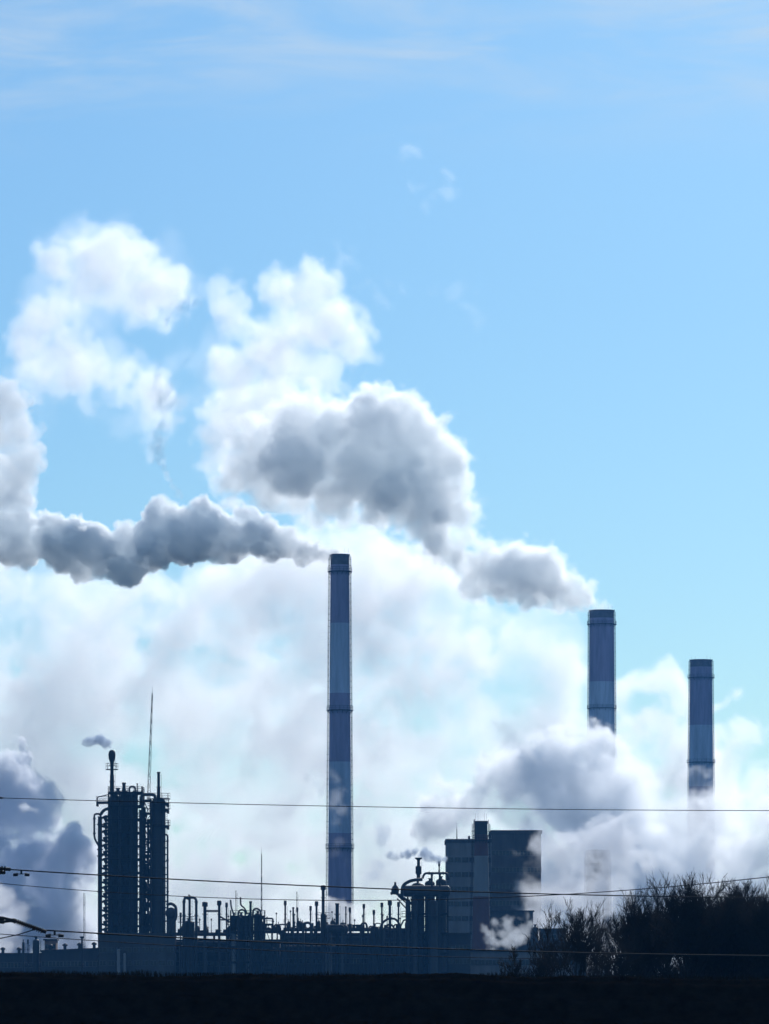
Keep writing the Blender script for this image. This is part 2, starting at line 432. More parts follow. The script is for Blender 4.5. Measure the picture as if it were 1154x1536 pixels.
# ------------------------------------------------------------------ ground: one sheet out to the horizon
rg = np.random.default_rng(3)
def grid_axis(segs):
    out = []
    for a, b, st in segs: out += list(np.arange(a, b, st))
    return np.array(out + [segs[-1][1]])
gxs = grid_axis([(-6000, -400, 800), (-400, -60, 20), (-60, -24, 2), (-24, 24, .16), (24, 60, 2), (60, 400, 20), (400, 6000, 800)])
gys = grid_axis([(-60, 60, 10), (60, 134, 1.5), (134, 156, .09), (156, 300, 6), (300, 2000, 100), (2000, 12000, 1000)])
GX, GY = np.meshgrid(gxs, gys)
crest = EYE + (HZ - 1465.0) * K * 150 + 0.05*np.sin(GX*.35 + 1) + 0.03*np.sin(GX*1.1) + 0.02*np.sin(GX*2.7 + 2*np.sin(GX*.9)) + 0.04 - 0.007*GX
up = np.clip((GY - 146.9)/2.6, 0, 1); up = up*up*(3-2*up)*.97 + .03*np.clip((GY-100)/47, 0, 1); down = 1/(1 + np.exp((GY - 190)/12))
H = crest * up * down
fine = ((GY > 134) & (GY < 157) & (np.abs(GX) < 25)).astype(float)
fade = np.clip((157 - GY)/3, 0, 1)
H += fine * fade * (0.05*np.sin(GY*2*PI/0.62 + 0.5*np.sin(GX*.25)) + rg.uniform(-.03, .03, GX.shape))
me = bpy.data.meshes.new('ground'); ny_, nx_ = GX.shape
ii = np.arange(nx_*ny_).reshape(ny_, nx_)
quads = np.stack([ii[:-1,:-1], ii[:-1,1:], ii[1:,1:], ii[1:,:-1]], -1).reshape(-1, 4)
me.vertices.add(nx_*ny_); me.vertices.foreach_set('co', np.stack([GX, GY, H], -1).astype(np.float32).ravel())
me.loops.add(quads.size); me.loops.foreach_set('vertex_index', quads.ravel().astype(np.int32))
me.polygons.add(len(quads)); me.polygons.foreach_set('loop_start', np.arange(0, quads.size, 4, dtype=np.int32))
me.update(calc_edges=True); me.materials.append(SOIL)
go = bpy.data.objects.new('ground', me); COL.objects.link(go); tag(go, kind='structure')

# withered grass along the brow of the field
rn = random.Random(8); gm = MB()
for k in range(5200):
    x = rn.uniform(-14, 14); y = rn.uniform(149.2, 153)
    clump = 1.0 + 1.6*max(0, math.sin(x*1.7 + 2*math.sin(x*.6)) - .6)
    h = rn.uniform(.03, .13) * clump; z = EYE + (HZ - 1465)*K*150 - .007*x
    dx, dy = rn.uniform(-.05, .05), rn.uniform(-.05, .05)
    gm.add([(x-.006, y, z-.08), (x+.006, y, z-.08), (x+dx*.5+.004, y+dy*.5, z+h*.6), (x+dx, y+dy, z+h)], [(0,1,2,3)])
g_ = gm.build('withered_grass', STRAW); tag(g_, "short withered grass along the dark brow of the field", "grass", kind='stuff')

# ------------------------------------------------------------------ bare trees
def tree(label, px, top, D, spread, seed, stems=3, dens=1.0, lean=0.0, name='bare_tree', group=None, levels=4, up=0.75):
    r = random.Random(seed); g = ground_pt(px, D); H_ = P(px, top, D).z
    t = thing(name, label, 'tree' if 'tree' in name else 'shrub', g, group)
    tr, cr = MB(), MB()
    def grow(mb, p, d, ln, rad, lev):
        pts, rs = [p], [rad]; n = 4 if lev < 2 else 3; q = Vector(p); dd = Vector(d)
        for i in range(n):
            dd = (dd + Vector((r.gauss(0, .12), r.gauss(0, .12), r.gauss(.05, .08)))).normalized()
            q = q + dd * ln / n; pts.append(Vector(q)); rs.append(rad * (1 - .75*(i+1)/n) + .005)
        (tr if lev == 0 else cr).tube(pts, rad, 5 if lev == 0 else 3, rs=rs)
        if lev >= levels: return
        kids = int(r.uniform(5, 8) * dens) if lev == 0 else int(r.uniform(3.5, 6.5) * dens)
        for k in range(kids):
            u = r.uniform(.25 if lev else .3, 1.0); i = min(n - 1, int(u*n)); b = pts[i].lerp(pts[i+1], u*n - i)
            a = r.uniform(0, 2*PI); tilt = r.uniform(.35, .75)
            base = (pts[i+1] - pts[i]).normalized(); o = base.orthogonal().normalized(); o.rotate(Matrix.Rotation(a, 3, base))
            nd = (base * math.cos(tilt) + o * math.sin(tilt) + Vector((0, 0, up*.5))).normalized()
            grow(mb, b, nd, ln * r.uniform(.42, .68), max(rs[i] * .55, .015), lev + 1)
    for k in range(stems):
        a = r.uniform(0, 2*PI); sp = r.uniform(.2, 1) * spread
        d = Vector((math.cos(a)*sp + lean, math.sin(a)*sp, 1)).normalized()
        grow(tr, Vector(g) + Vector((r.uniform(-.25, .25), r.uniform(-.25, .25), -.1)), d, H_ * r.uniform(.62, .8), H_*.013*r.uniform(.8, 1.2), 0)
    # bring the crown's top to the height it has
    zmax = max(v[2] for v in cr.v); f = H_ / zmax
    for mb in (tr, cr): mb.v = [(g.x + (x - g.x)*f, g.y + (y - g.y)*f, z*f) for x, y, z in mb.v]
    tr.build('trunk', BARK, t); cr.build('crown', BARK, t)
    return t

TG = "bare trees at the field edge on the right"
for args in [
 ("thin bare shrub with a few crooked stems, leftmost at the field edge", 783, 1416, 240, .35, 1, 3, .8, -.2, 'bare_shrub'),
 ("low bare shrub with sparse twigs between the crooked shrub and the first tree", 808, 1400, 262, .30, 2, 4, .9, 0, 'bare_shrub'),
 ("slender bare tree, first of the small open trees from the left", 834, 1350, 285, .22, 3, 4, .95, -.03, 'bare_tree'),
 ("small bare tree with a narrow see-through crown in front of the hazy short chimney", 864, 1345, 275, .18, 4, 4, 1.0, .0, 'bare_tree'),
 ("small bare tree with upright twigs just left of the dense thicket", 896, 1344, 290, .20, 5, 4, 1.0, .0, 'bare_tree'),
 ("short bushy bare tree filling the dip beside the thicket", 926, 1376, 270, .24, 6, 5, 1.05, .0, 'bare_tree'),
 ("dense bare tree at the left end of the black thicket", 962, 1326, 282, .24, 7, 7, 1.15, .0, 'bare_tree'),
 ("dense bare tree with bright gaps low in its crown, second in the thicket", 996, 1312, 290, .24, 8, 7, 1.15, .02, 'bare_tree'),
 ("tallest bare tree of the thicket with feathery top twigs", 1032, 1300, 276, .22, 9, 7, 1.15, .0, 'bare_tree'),
 ("dense bare tree right of the tallest one in the thicket", 1064, 1312, 296, .26, 10, 8, 1.3, .0, 'bare_tree'),
 ("solid black bare tree under the dip of the thicket's top edge", 1094, 1316, 280, .30, 11, 10, 1.45, .0, 'bare_tree'),
 ("solid black bare tree second from the right end of the thicket", 1124, 1310, 290, .30, 12, 10, 1.45, .0, 'bare_tree'),
 ("solid black bare tree cut by the right edge of the photo", 1154, 1304, 276, .30, 13, 10, 1.45, .0, 'bare_tree')]:
    lab, px, top, D, sp, sd_, st, dn, ln, nm = args
    tree(lab, px, top, D, sp, sd_, st, dn, lean=ln, name=nm, group=TG if nm == 'bare_tree' else "bare shrubs at the field edge")
# undergrowth between the trunks
for k, (px, top, D, lab) in enumerate([
 (905, 1446, 300, "low tangle of bare brushwood in the dip left of the thicket"),
 (958, 1415, 305, "bare brushwood at the foot of the thicket's left end"),
 (1003, 1440, 305, "low bare brushwood left of the tallest tree's foot"),
 (1045, 1412, 305, "bare brushwood right of the tallest tree's foot"),
 (1088, 1362, 305, "thick bare brushwood filling the middle of the solid black thicket"),
 (1120, 1352, 302, "thick bare brushwood under the second tree from the right"),
 (1150, 1350, 300, "thick bare brushwood at the foot of the rightmost tree")]):
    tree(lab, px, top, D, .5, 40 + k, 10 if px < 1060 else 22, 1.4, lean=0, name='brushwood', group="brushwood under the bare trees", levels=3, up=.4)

# ------------------------------------------------------------------ overhead lines
def wire(label, pts, Dl, Dr, r, deg=2, x0=-60, x1=1220, name='power_line'):
    xs = np.array([p[0] for p in pts], float); co = np.polyfit(xs, [p[1] for p in pts], deg)
    q = []
    for k in range(61):
        x = x0 + (x1 - x0)*k/60; D = Dl + (Dr - Dl)*(x/1154.0); q.append(P(x, float(np.polyval(co, x)), D))
    m = MB().tube(q, r, 6); o = m.build(name, WIRE, smooth=True)
    return tag(o, label, 'power line', 'overhead power lines'), co
def wat(co, x, Dl, Dr): return P(x, float(np.polyval(co, x)), Dl + (Dr - Dl)*(x/1154.0))

_, c1 = wire("topmost thin grey power line crossing just above the steel tower top", [(0,1197),(250,1204),(600,1211),(900,1215),(1154,1216)], 300, 330, .024)
_, c2 = wire("dark power line crossing the lower half of the tall slim chimney", [(12,1304),(300,1322),(590,1333),(800,1341),(1154,1347)], 210, 250, .029)
_, c3 = wire("thin power line that dips in the middle and climbs over the thicket", [(0,1325),(100,1334),(300,1346),(550,1351),(760,1347),(900,1337),(1154,1316)], 290, 230, .021, 2)
_, c4 = wire("thick dark power line in front of the low plant buildings", [(88,1397),(150,1400),(400,1414),(600,1421),(780,1427),(1154,1434)], 200, 250, .031, x0=66)
_, c5 = wire("lowest faint power line just under the thick dark one", [(0,1400),(150,1413),(400,1427),(780,1436),(1154,1440)], 260, 300, .022)
m = MB().tube([P(x, y, 200) for x, y in [(-60,1418),(-20,1413),(0,1408),(14,1405),(28,1402),(44,1397),(56,1393)]], .022, 6).build('jumper_cable', WIRE, smooth=True)
tag(m, "short slack cable rising to the slanting insulator string", 'cable')

def insulator(label, a, b, r, n):
    a, b = Vector(a), Vector(b); d = (b - a); t = thing('insulator_string', label, 'insulator', a, 'strain insulators of the power lines')
    MB().bar(a, b, .06, n=8).build('rod', WIRE, t)
    u = d.normalized()
    for k in range(n):
        c = a.lerp(b, (k + 1)/(n + 1)); mb = MB(); mb.bar(c - u*.015, c + u*.035, r, r*.55, 12); mb.bar(c + u*.035, c + u*.075, r*.4, r*.3, 8); mb.build('disc', PORC, t)
    MB().bar(a - u*.05, a + u*.12, r*.7, n=8).build('end_fitting', STEEL, t)
    MB().bar(b - u*.12, b + u*.1, r*.6, n=8).build('end_fitting', STEEL, t)
    return t
insulator("long slanting insulator string with bright glints above the low roofs", P(20,1381,200), P(66,1397,200), .14, 13)
insulator("upper stub of insulator string left of the long slanting one", P(-60,1371,200), P(3,1378,200), .14, 13)
insulator("lower stub of insulator string left of the long slanting one", P(-60,1378,200), P(3,1383,200), .14, 13)
insulator("insulator string at the left edge holding the line that crosses the slim chimney", P(-50,1299,208), P(12,1304,209), .13, 13)
insulator("second insulator string at the left edge just below its upper twin", P(-50,1304,208), P(4,1309,209), .13, 13)
insulator("small dark insulator at the left edge on the topmost power line", P(-40,1195,299), P(2,1197,300), .10, 8)
yk = MB(); a_, b_ = P(2,1380,200), P(21,1381,200)
yk.bar(a_ + Vector((0,0,.09)), b_, .06, n=6).bar(a_ - Vector((0,0,.09)), b_, .06, n=6).bar(a_ + Vector((0,0,.14)), a_ - Vector((0,0,.14)), .05, n=6)
tag(yk.build('yoke_plate', STEEL), "dark yoke joining the insulator strings at the left edge", 'yoke')
def damper(label, c, co, x, Dl, Dr, s=1.0):
    p = wat(co, x, Dl, Dr); t = thing('vibration_damper', label, 'vibration damper', p, 'dampers clipped to the power lines')
    MB().bar(p, p - Vector((0,0,.10*s)), .03*s, n=6).build('clamp', STEEL, t)
    q = p - Vector((0,0,.11*s))
    MB().bar(q - Vector((.2*s,0,0)), q + Vector((.2*s,0,.0)), .012*s, n=5).build('messenger', STEEL, t)
    for k in (-1, 1): MB().bar(q + Vector((k*.10*s,0,-.02)), q + Vector((k*.24*s,0,-.045)), .05*s, .04*s, 8).build('weight', STEEL, t)
damper("small black damper hanging from the line that crosses the slim chimney", None, c2, 32, 210, 250, 1.5)
damper("small black damper just past the slanting insulator string", None, c4, 82, 200, 250, 1.6)
# ------------------------------------------------------------------ chimneys
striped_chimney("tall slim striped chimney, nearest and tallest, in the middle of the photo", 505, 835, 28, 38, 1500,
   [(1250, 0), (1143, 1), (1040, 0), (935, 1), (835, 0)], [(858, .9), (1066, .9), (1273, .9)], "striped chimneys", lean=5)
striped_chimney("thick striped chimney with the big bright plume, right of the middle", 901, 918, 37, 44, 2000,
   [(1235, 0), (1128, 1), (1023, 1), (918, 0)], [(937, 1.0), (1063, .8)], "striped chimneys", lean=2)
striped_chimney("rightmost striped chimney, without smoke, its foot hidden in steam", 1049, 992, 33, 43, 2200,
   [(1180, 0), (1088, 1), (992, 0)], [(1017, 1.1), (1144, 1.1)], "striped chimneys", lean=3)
striped_chimney("short grey chimney nearly lost in the steam behind the bare trees", 897, 1278, 34, 38, 1750,
   [(1278, 0)], [(1296, .8)], None, mats=[CONC, CONC, CONC_D, ROOF])
striped_chimney("short red and white chimney standing in front of the block building", 722, 1236, 19, 31, 1180,
   [(1400, 0), (1345, 0), (1284, 1), (1236, 0)], [(1262, .4)], None, mats=[RED, WHITE, CONC_D, ROOF])
# small beacon brackets on the tall slim chimney
# ------------------------------------------------------------------ tower complex on the left
D0 = 1000
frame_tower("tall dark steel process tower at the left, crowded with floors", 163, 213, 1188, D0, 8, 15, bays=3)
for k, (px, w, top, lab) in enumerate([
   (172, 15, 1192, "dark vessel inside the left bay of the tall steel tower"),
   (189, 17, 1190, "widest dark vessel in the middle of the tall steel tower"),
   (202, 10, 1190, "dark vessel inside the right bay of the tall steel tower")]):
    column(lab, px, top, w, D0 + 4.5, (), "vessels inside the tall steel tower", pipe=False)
for k, (px, w, top, lab) in enumerate([
   (180.5, 6, 1200, "narrow riser between the left and middle vessels of the steel tower"),
   (197, 5, 1196, "narrow riser between the middle and right vessels of the steel tower"),
   (165, 5, 1205, "narrow riser at the left edge of the steel tower"), (211, 4.5, 1215, "narrow riser at the right edge of the steel tower")]):
    vent(lab, px, top, w, D0 + 2.2, 'plain', group="risers in the steel tower", m=VESSEL)
column("round dark column with side platforms right of the steel tower", 238, 1197, 21, D0 + 3, (1199, 1214, 1239), None, pipe=False)
frame_tower("narrow open steel frame with sky showing between the tower and the round column", 213, 226, 1200, D0 + 2, 4, 15, bays=1, name='steel_frame', rails=False)
for px, w, top, lab in [(216.5,4.5,1211,"thick riser in the gap between steel tower and round column"),(222.5,3.2,1230,"thinner riser in the gap between steel tower and round column")]:
    vent(lab, px, top, w, D0 + 4, 'plain', group="risers in the gap", m=VESSEL)
gb = MB(); rg2 = random.Random(4)
for k in range(130):
    x0 = rg2.uniform(212, 223); r0 = rg2.uniform(1215, 1398) if k % 3 else rg2.uniform(1290, 1398); w_, h_ = rg2.uniform(2, 7), rg2.uniform(2, 8)
    a, b = P(x0, r0, D0 + 3), P(min(x0 + w_, 227), r0 + h_, D0 + 3 + rg2.uniform(.5, 2)); gb.box(a, b)
tag(gb.build('valve_boxes', STEEL), "jumble of dark valve boxes filling the gap right of the steel tower", 'valve boxes')
pipe("hooped pipe arching from the steel tower to the round column", [(212,1208),(212,1192),(233,1192),(233,1206)], 5, D0 - .8, to_ground=False, rad=.8, group=None)
pipe("straight dark riser with sky gaps along the left side of the tower", [(149.5,1224),(156,1215),(163,1213)], 4.6, D0 + .5, to_ground=False, rad=1, group=None) 
q0 = P(149.5, 1222, D0)
pipe("thick riser pipe running down the whole left side of the tower", [(150,1221),(150.1,1300)], 6.4, D0 + .6, name='riser_pipe', group=None)
pipe("thin bypass loop bulging out from the riser at upper left", [(149,1221),(141.5,1221),(141.5,1258),(149,1270)], 3.0, D0 - .2, to_ground=False, rad=.9, group=None)
bm_ = MB()
for k in range(22):
    r0 = 1228 + k*10.5
    a, b = P(150, r0, D0 + .6), P(164, r0 + (4 if k % 2 else -4), D0 + .6); bm_.bar(a, b, .24, n=5)
    bm_.bar(P(156.5, r0 - 4, D0 + .6), P(160.5, r0 + 5, D0 + .6), .42, n=6)
    bm_.box(P(159, r0 - 5, D0 + .3), P(164, r0 - 1, D0 + 1.2))
tag(bm_.build('pipe_brackets', STEEL), "zigzag steel brackets tying the left riser to the tower", 'bracket')
frame_tower("small outrigger platform high on the left side of the tower", 145.5, 163, 1203, D0 + 1, 3, 1, bays=1, name='outrigger_platform', base=P(0,1209,D0).z, stair=False, brace=False)
pipe("outrigger handrail pipe above the left platform", [(146,1204),(146,1196),(163,1192)], 1.6, D0 + 1, to_ground=False, rad=.4, group=None)
t_ = vent("tall bulb-headed stack on the roof of the steel tower", 168, 1128, 5.2, D0 + 3, 'bulb', base=P(0,1190,D0).z, name='flare_stack', group=None)
pm = MB(); c = P(168, 1155, D0 + 3); pm.lathe(c, [(.2, 0), (1.3, 0), (1.3, .15), (.2, .15)], 14)
pm.rail([(c.x + 1.25*math.cos(2*PI*k/8), c.y + 1.25*math.sin(2*PI*k/8), c.z + .15) for k in range(8)], 1.2, .045)
pm.build('platform', STEEL, t_)
mast("tall thin lattice antenna rising from the tower complex", 222.5, 1040, 1192, D0 + 3, 5.5, 6, wt=1.6, floor=1202)
vent("plain dark pipe standing right of the antenna", 238, 1158, 4.2, D0 + 2, 'plain', base=P(0,1199,D0).z, name='vent_pipe', group=None)
for k, (px, top, w, lab) in enumerate([(177,1182,5,"stubby vent right beside the bulb-headed stack"),(186,1174,5,"taller stubby vent on the steel tower roof"),(206,1175,1.6,"thin rod on the right corner of the steel tower roof"),(213,1180,2,"thin rod between the steel tower roof and the antenna foot")]):
    vent(lab, px, top, w, D0 + 3, 'plain', base=P(0,1189,D0).z, name='roof_vent_pipe', group="short pipes on the steel tower roof")
pipe("squat hooped pipe on the steel tower roof", [(194,1189),(194,1180),(203,1180),(203,1189)], 3, D0 + 3, to_ground=False, rad=.6, group=None)
for row, lab in ((1205,"highest side gantry right of the round column"),(1215,"middle side gantry right of the round column"),(1239,"lowest side gantry right of the round column")):
    frame_tower(lab, 243, 252, row, D0 + 1, 2.5, 1, bays=1, name='side_gantry', base=P(0,row + 5,D0).z, stair=False, group="side gantries of the round column")
pipe("straight riser pipe along the right side of the round column", [(244,1252),(251.5,1252),(251.5,1300)], 3, D0, name='riser_pipe', group=None, rad=.6)
bm_ = MB()
for k in range(13):
    bm_.bar(P(245, 1262 + k*10, D0), P(252, 1262 + k*10, D0), .14, n=5)
tag(bm_.build('pipe_brackets', STEEL), "short steel brackets holding the right riser pipe", 'bracket')
drum("round-ended drum bulging out at the lower right of the tower", 257, 1370, 17, D0 - 1, 3, None, axis='y')
pipe("fat curved pipe hugging the drum beside the tower", [(250,1358),(257,1355),(264,1360),(264.5,1378),(257,1387),(256,1404)], 4.5, D0 - 4, rad=1, to_ground=False, group=None)
building("low dark block under the steel tower", 148, 262, 1402, D0 - 2.5, 1.5, (9, (1425, 1445), 1.2, .9), wall=CONC_D)

# ------------------------------------------------------------------ low buildings and racks along the base
building("long low shed at the far left with a flat roofline", -60, 62, 1432, 1080, 16, (12, (1448,), 1.6, 1.0), vents=5)
building("low shed between the far left blocks and the tower", 62, 150, 1428, 1060, 14, (8, (1446,), 1.4, 1.0), vents=4, slope=-4)
building("small square block with a flat cap on the far left roofline", 67, 84, 1411, 1070, 6, (2, (1420,), .9, .8), wall=BRICKM)
column("small domed silo left of the square block", 54, 1409, 10, 1072, (), None, name='silo', pipe=False)
column("thin domed silo, leftmost on the far left roofline", 35, 1413, 4, 1074, (), None, name='silo', pipe=False)
vent("thin pole beside the thin domed silo at the far left", 42, 1414, 1.6, 1070, 'cap', group=None)
vent("round-topped lamp-like post at the left of the tower", 123, 1406, 3, 1050, 'flare', group=None)
vent("faint slender aerial above the round-topped post", 126, 1340, 1.0, 1090, 'plain', name='aerial', group=None)
building("long low block along the base of the middle of the plant", 262, 420, 1412, 1010, 14, (16, (1428, 1446), 1.2, .9), wall=CONC_D, vents=3)
building("long low sheeted hall in the middle under the slim vent stacks", 420, 560, 1402, 1020, 16, (14, (1420, 1442), 1.3, 1.0), vents=4)
building("low sheeted hall under the right group of vent stacks", 560, 640, 1400, 1015, 14, (8, (1418, 1440), 1.3, 1.0), vents=2, wall=CONC_D)
building("dark flat-roofed hall in front of the block building", 628, 706, 1402, 1010, 12, (7, (1422, 1442), 1.4, 1.0))
building("long low grey hall at the foot of the block building", 706, 860, 1428, 1030, 14, (14, (1444,), 1.4, 1.0), wall=CONC)
building("low white-edged shed among the shrubs on the right", 772, 880, 1412, 1120, 12, (8, (1424,), 1.2, .8), slope=4)
column("small tank with a rounded head in the light steam puff", 803, 1390, 9, 1100, (), None, name='storage_tank', pipe=False)
building("small boxy plant room beside the tank with rounded head", 812, 850, 1395, 1105, 8, (3, (1405,), 1.0, .8))
building("stepped low plant room left of the tank with rounded head", 778, 800, 1404, 1105, 8, (2, (1412,), 1.0, .8))

# pipe racks
def rack(label, x0, x1, row, D, levels=3, depth=5, group="pipe racks across the plant"):
    a, b = ground_pt(x0, D), ground_pt(x1, D); zt = P(0, row, D).z; t = thing('pipe_rack', label, 'pipe rack', ((a.x+b.x)/2, D + depth/2, 0), group)
    f = MB(); n = max(2, int((b.x-a.x)/4)); r = random.Random(int(x0))
    for k in range(n + 1):
        x = a.x + (b.x-a.x)*k/n
        for y in (D, D+depth): f.box((x-.15, y-.15, 0), (x+.15, y+.15, zt))
        for l in range(levels): z = zt - l*1.9; f.box((x-.12, D, z-.3), (x+.12, D+depth, z-.02))
    for l in range(levels):
        z = zt - l*1.9
        for y in (D, D+depth): f.box((a.x, y-.1, z-.28), (b.x, y+.1, z-.04))
    f.build('frame', STEEL, t)
    for l in range(levels):
        z = zt - l*1.9; y = D + .4
        while y < D + depth - .3:
            rr = r.choice((.12, .18, .25)); MB().bar((a.x, y, z+rr), (b.x, y, z+rr), rr, n=8).build('pipeline', VESSEL, t); y += rr*2 + r.uniform(.35, .9)
    s_ = S(D)
    for k in range(int((x1 - x0)/3.4)):                    # valves, cabinets, knock-out pots and stub pipes standing on the top tier
        x = r.uniform(a.x + .3, b.x - .6); y = D + r.uniform(.2, depth - .4); q = r.random(); m = MB()
        if q < .3:
            w_, h_ = r.uniform(.3, 1.1), r.uniform(.5, 1.5); m.box((x, y, zt), (x + w_, y + .5, zt + h_)); m.build('cabinet', STEEL, t)
        elif q < .55:
            r0, h_ = r.uniform(.3, .75), r.uniform(.8, 2.1); m.lathe((x, y, zt), [(r0*.8, 0), (r0, .2), (r0, h_*.75), (r0*.7, h_*.93), (.08, h_)], 12); m.bar((x, y, zt + h_ - .1), (x, y, zt + h_ + .5), .08, n=6); m.build('small_vessel', VESSEL, t)
        elif q < .8:
            h_ = r.uniform(.6, 1.8); w_ = r.uniform(.6, 1.8); m.tube(bend([(x, y, zt), (x, y, zt + h_), (x + w_, y, zt + h_), (x + w_, y, zt)], .5), r.uniform(.1, .2), 7); m.build('stub_pipe', VESSEL, t)
        else:
            h_ = r.uniform(1.2, 4.0); m.bar((x, y, zt), (x, y, zt + h_), .09, .06, 6).lathe((x, y, zt + h_), [(.06, 0), (.18, .05), (.16, .35), (.05, .4)], 8); m.build('valve_rod', STEEL, t)
    return t
rack("open pipe rack with light gaps right of the lower tower", 262, 350, 1402, 1004)
rack("pipe rack running under the cluster of hooped pipes", 350, 425, 1398, 1004)
rack("long pipe rack under the slim vent stacks in the middle", 425, 560, 1395, 1006)
rack("pipe rack at the foot of the dark unit left of the block building", 560, 632, 1396, 1003)

for px, top, w, D, lab in [(178,1424,5,996,"left of the two pale tanks at the foot of the steel tower"),(187,1430,4,996,"right of the two pale tanks at the foot of the steel tower"),
   (272,1418,7,1003,"pale tank under the squat vessel of the upside-down U pipe"),(350,1400,9,1002,"left pale tank under the low crowded unit"),(372,1404,8,1002,"right pale tank under the low crowded unit"),(493,1428,10,1002,"pale tank under the squat horizontal drum")]:
    column(lab, px, top, w, D, (), "pale tanks along the base of the plant", name='storage_tank', m=mat('pale_cladding', (0.22, 0.23, 0.24), 0.6, 0, .3, .5, True), pipe=False)
# twin-hoop vent left of middle
pipe("tall upside-down U pipe beside the Y-topped vent", [(276,1380),(276,1346.5),(294.5,1346.5),(294.5,1380)], 4, 998, rad=.9)
vent("Y-topped vent rising through the upside-down U pipe", 284.5, 1347, 3.6, 999, 'plain', group=None)
pipe("short forked outlet on top of the Y-topped vent", [(276,1345.5),(282,1349),(285,1351),(286,1345),(282.5,1342.5)], 2, 999, rad=.25, to_ground=False, group=None)
column("squat vessel at the foot of the upside-down U pipe", 283, 1381, 18, 1002, (1384,), None, pipe=False)
vent("thin spiked post left of the squat vessel", 271, 1374, 2, 1000, 'cap')
vent("stout straight stack with a flat head right of the upside-down U pipe", 307.5, 1358, 5, 1000, 'cap', m=VESSEL)
vent("stout straight stack with a lumpy head left of the hooped pipe cluster", 329, 1356, 4, 1000, 'cap')
vent("short thin stack just left of the hooped pipe cluster", 340, 1359, 2.4, 1001, 'cap')
tag(MB().bar(P(308,1366,1001), P(328,1366,1001), .12, n=6).box(P(308,1367,1000.8), P(328,1368.5,1001.4)).build('pipe_bridge', STEEL), "thin level pipe bridge between the two stout stacks", 'pipe bridge')
tag(MB().bar(P(328,1374,1000), P(346,1384,1000), .18, n=6).bar(P(328,1380,1000), P(346,1380,1000), .14, n=6).build('pipe_bridge', STEEL), "short slanting pipe from the lumpy-headed stack into the cluster", 'pipe bridge')
# cluster 345-395
frame_tower("low crowded steel unit under the cluster of hooped pipes", 346, 396, 1374, 1001, 7, 5, bays=4, name='process_unit')
for px, w, top, lab in [(351,9,1373,"leftmost vessel in the low crowded unit"),(362,11,1372,"second vessel from the left in the low crowded unit"),(374,10,1373,"third vessel from the left in the low crowded unit"),(387,12,1370,"rightmost vessel in the low crowded unit")]:
    column(lab, px, top, w, 1004, (1388,), "vessels in the low crowded unit", pipe=False)
pipe("round hoop pipe over the left half of the crowded unit", [(357,1380),(358,1367),(363,1364),(368,1367),(368,1380)], 2.6, 1001, rad=1.2)
pipe("round hoop pipe over the right half of the crowded unit", [(379,1380),(380,1365),(385,1362.5),(391,1366),(392,1380)], 3.0, 1001, rad=1.2)
pipe("S-bent vent pipe leaning left over the crowded unit", [(351,1372),(347,1362),(346,1350)], 2.4, 1000, rad=.8, to_ground=False)
pipe("tall S-bent vent pipe in the middle of the crowded unit", [(371,1372),(367,1362),(361,1358),(361,1346)], 2.4, 1000, rad=.8, to_ground=False)
vent("black-headed straight vent right of the tall S-bent pipe", 376, 1352, 3.6, 1000, 'plain')
vent("thin whip rod over the crowded unit", 354, 1336, .9, 1003, 'plain', name='whip_rod', group=None)
mast("tall faint mast rising behind the crowded unit", 392.5, 1281, 1400, 1120, 3.2, 0, wt=1.0)
pipe("square-cornered pipe portal right of the crowded unit", [(394,1378),(409.5,1378),(409.5,1400)], 2.6, 1000, rad=.3, to_ground=False, group=None)
frame_tower("small open frame inside the square-cornered pipe portal", 396, 408, 1386, 1002, 3, 3, bays=1, name='steel_frame', stair=False)
# middle row of vents
V = [(428,1356,2.6,'cap',1000,True,"guyed vent with slack stays, first right of the pipe portal"),
 (440,1361,2.6,'plain',1001,False,"thin plain vent right of the guyed vent"),
 (446,1366,2.0,'cap',1000,False,"short capped vent close beside the thin plain one"),
 (466,1364,2.2,'cap',1002,False,"capped vent above the thick goose-neck pipe"),
 (475,1357,3.2,'cap',1001,False,"thick capped vent left of the tallest one"),
 (485,1333,4.6,'cap',1000,False,"tallest and thickest dark vent, just left of the slim chimney foot"),
 (506,1355,5.2,'plain',1001,False,"stout vent right in front of the slim chimney foot"),
 (519,1360,2.0,'plain',1002,False,"thin jointed vent right of the slim chimney foot"),
 (525,1366,2.2,'cap',1000,False,"short vent paired with the thin jointed one"),
 (546,1361,2.4,'cap',1001,False,"lone capped vent midway between slim chimney and block building"),
 (561,1370,2.4,'cap',1000,False,"short capped vent right of the lone one"),
 (573,1359,2.6,'cap',1001,False,"first of three vents beside the arched pipes"),
 (585,1356,3.8,'cap',1000,False,"middle and stoutest of three vents beside the arched pipes"),
 (598,1358,2.6,'cap',1001,False,"last of three vents beside the arched pipes")]
for px, top, w, tip, D, gy, lab in V: vent(lab, px, top, w, D, tip, guy=gy)
vent("faint needle-thin rod behind the middle vents", 445.5, 1338, .8, 1030, 'plain', name='whip_rod', group=None)
pipe("low wide arched pipe under the guyed vent", [(416,1400),(416,1387),(433,1387),(433,1400)], 2.2, 999, rad=.7)
pipe("small hoop pipe right of the low wide arch", [(440,1400),(441,1390),(447,1390),(448,1400)], 2, 999, rad=.6)
pipe("thick goose-neck pipe under the capped vent", [(455,1400),(455,1385),(465,1384),(468,1392)], 4, 999, rad=.9)
column("stout vessel at the foot of the tallest vent", 485, 1371, 8, 1003, (1378,), None, pipe=False)
drum("squat horizontal drum right of the tallest vent", 505, 1394, 14, 1000, 4)
pipe("level hooped pipe over the squat horizontal drum", [(492,1398),(494,1389),(516,1389),(518,1398)], 2.4, 998, rad=.7)
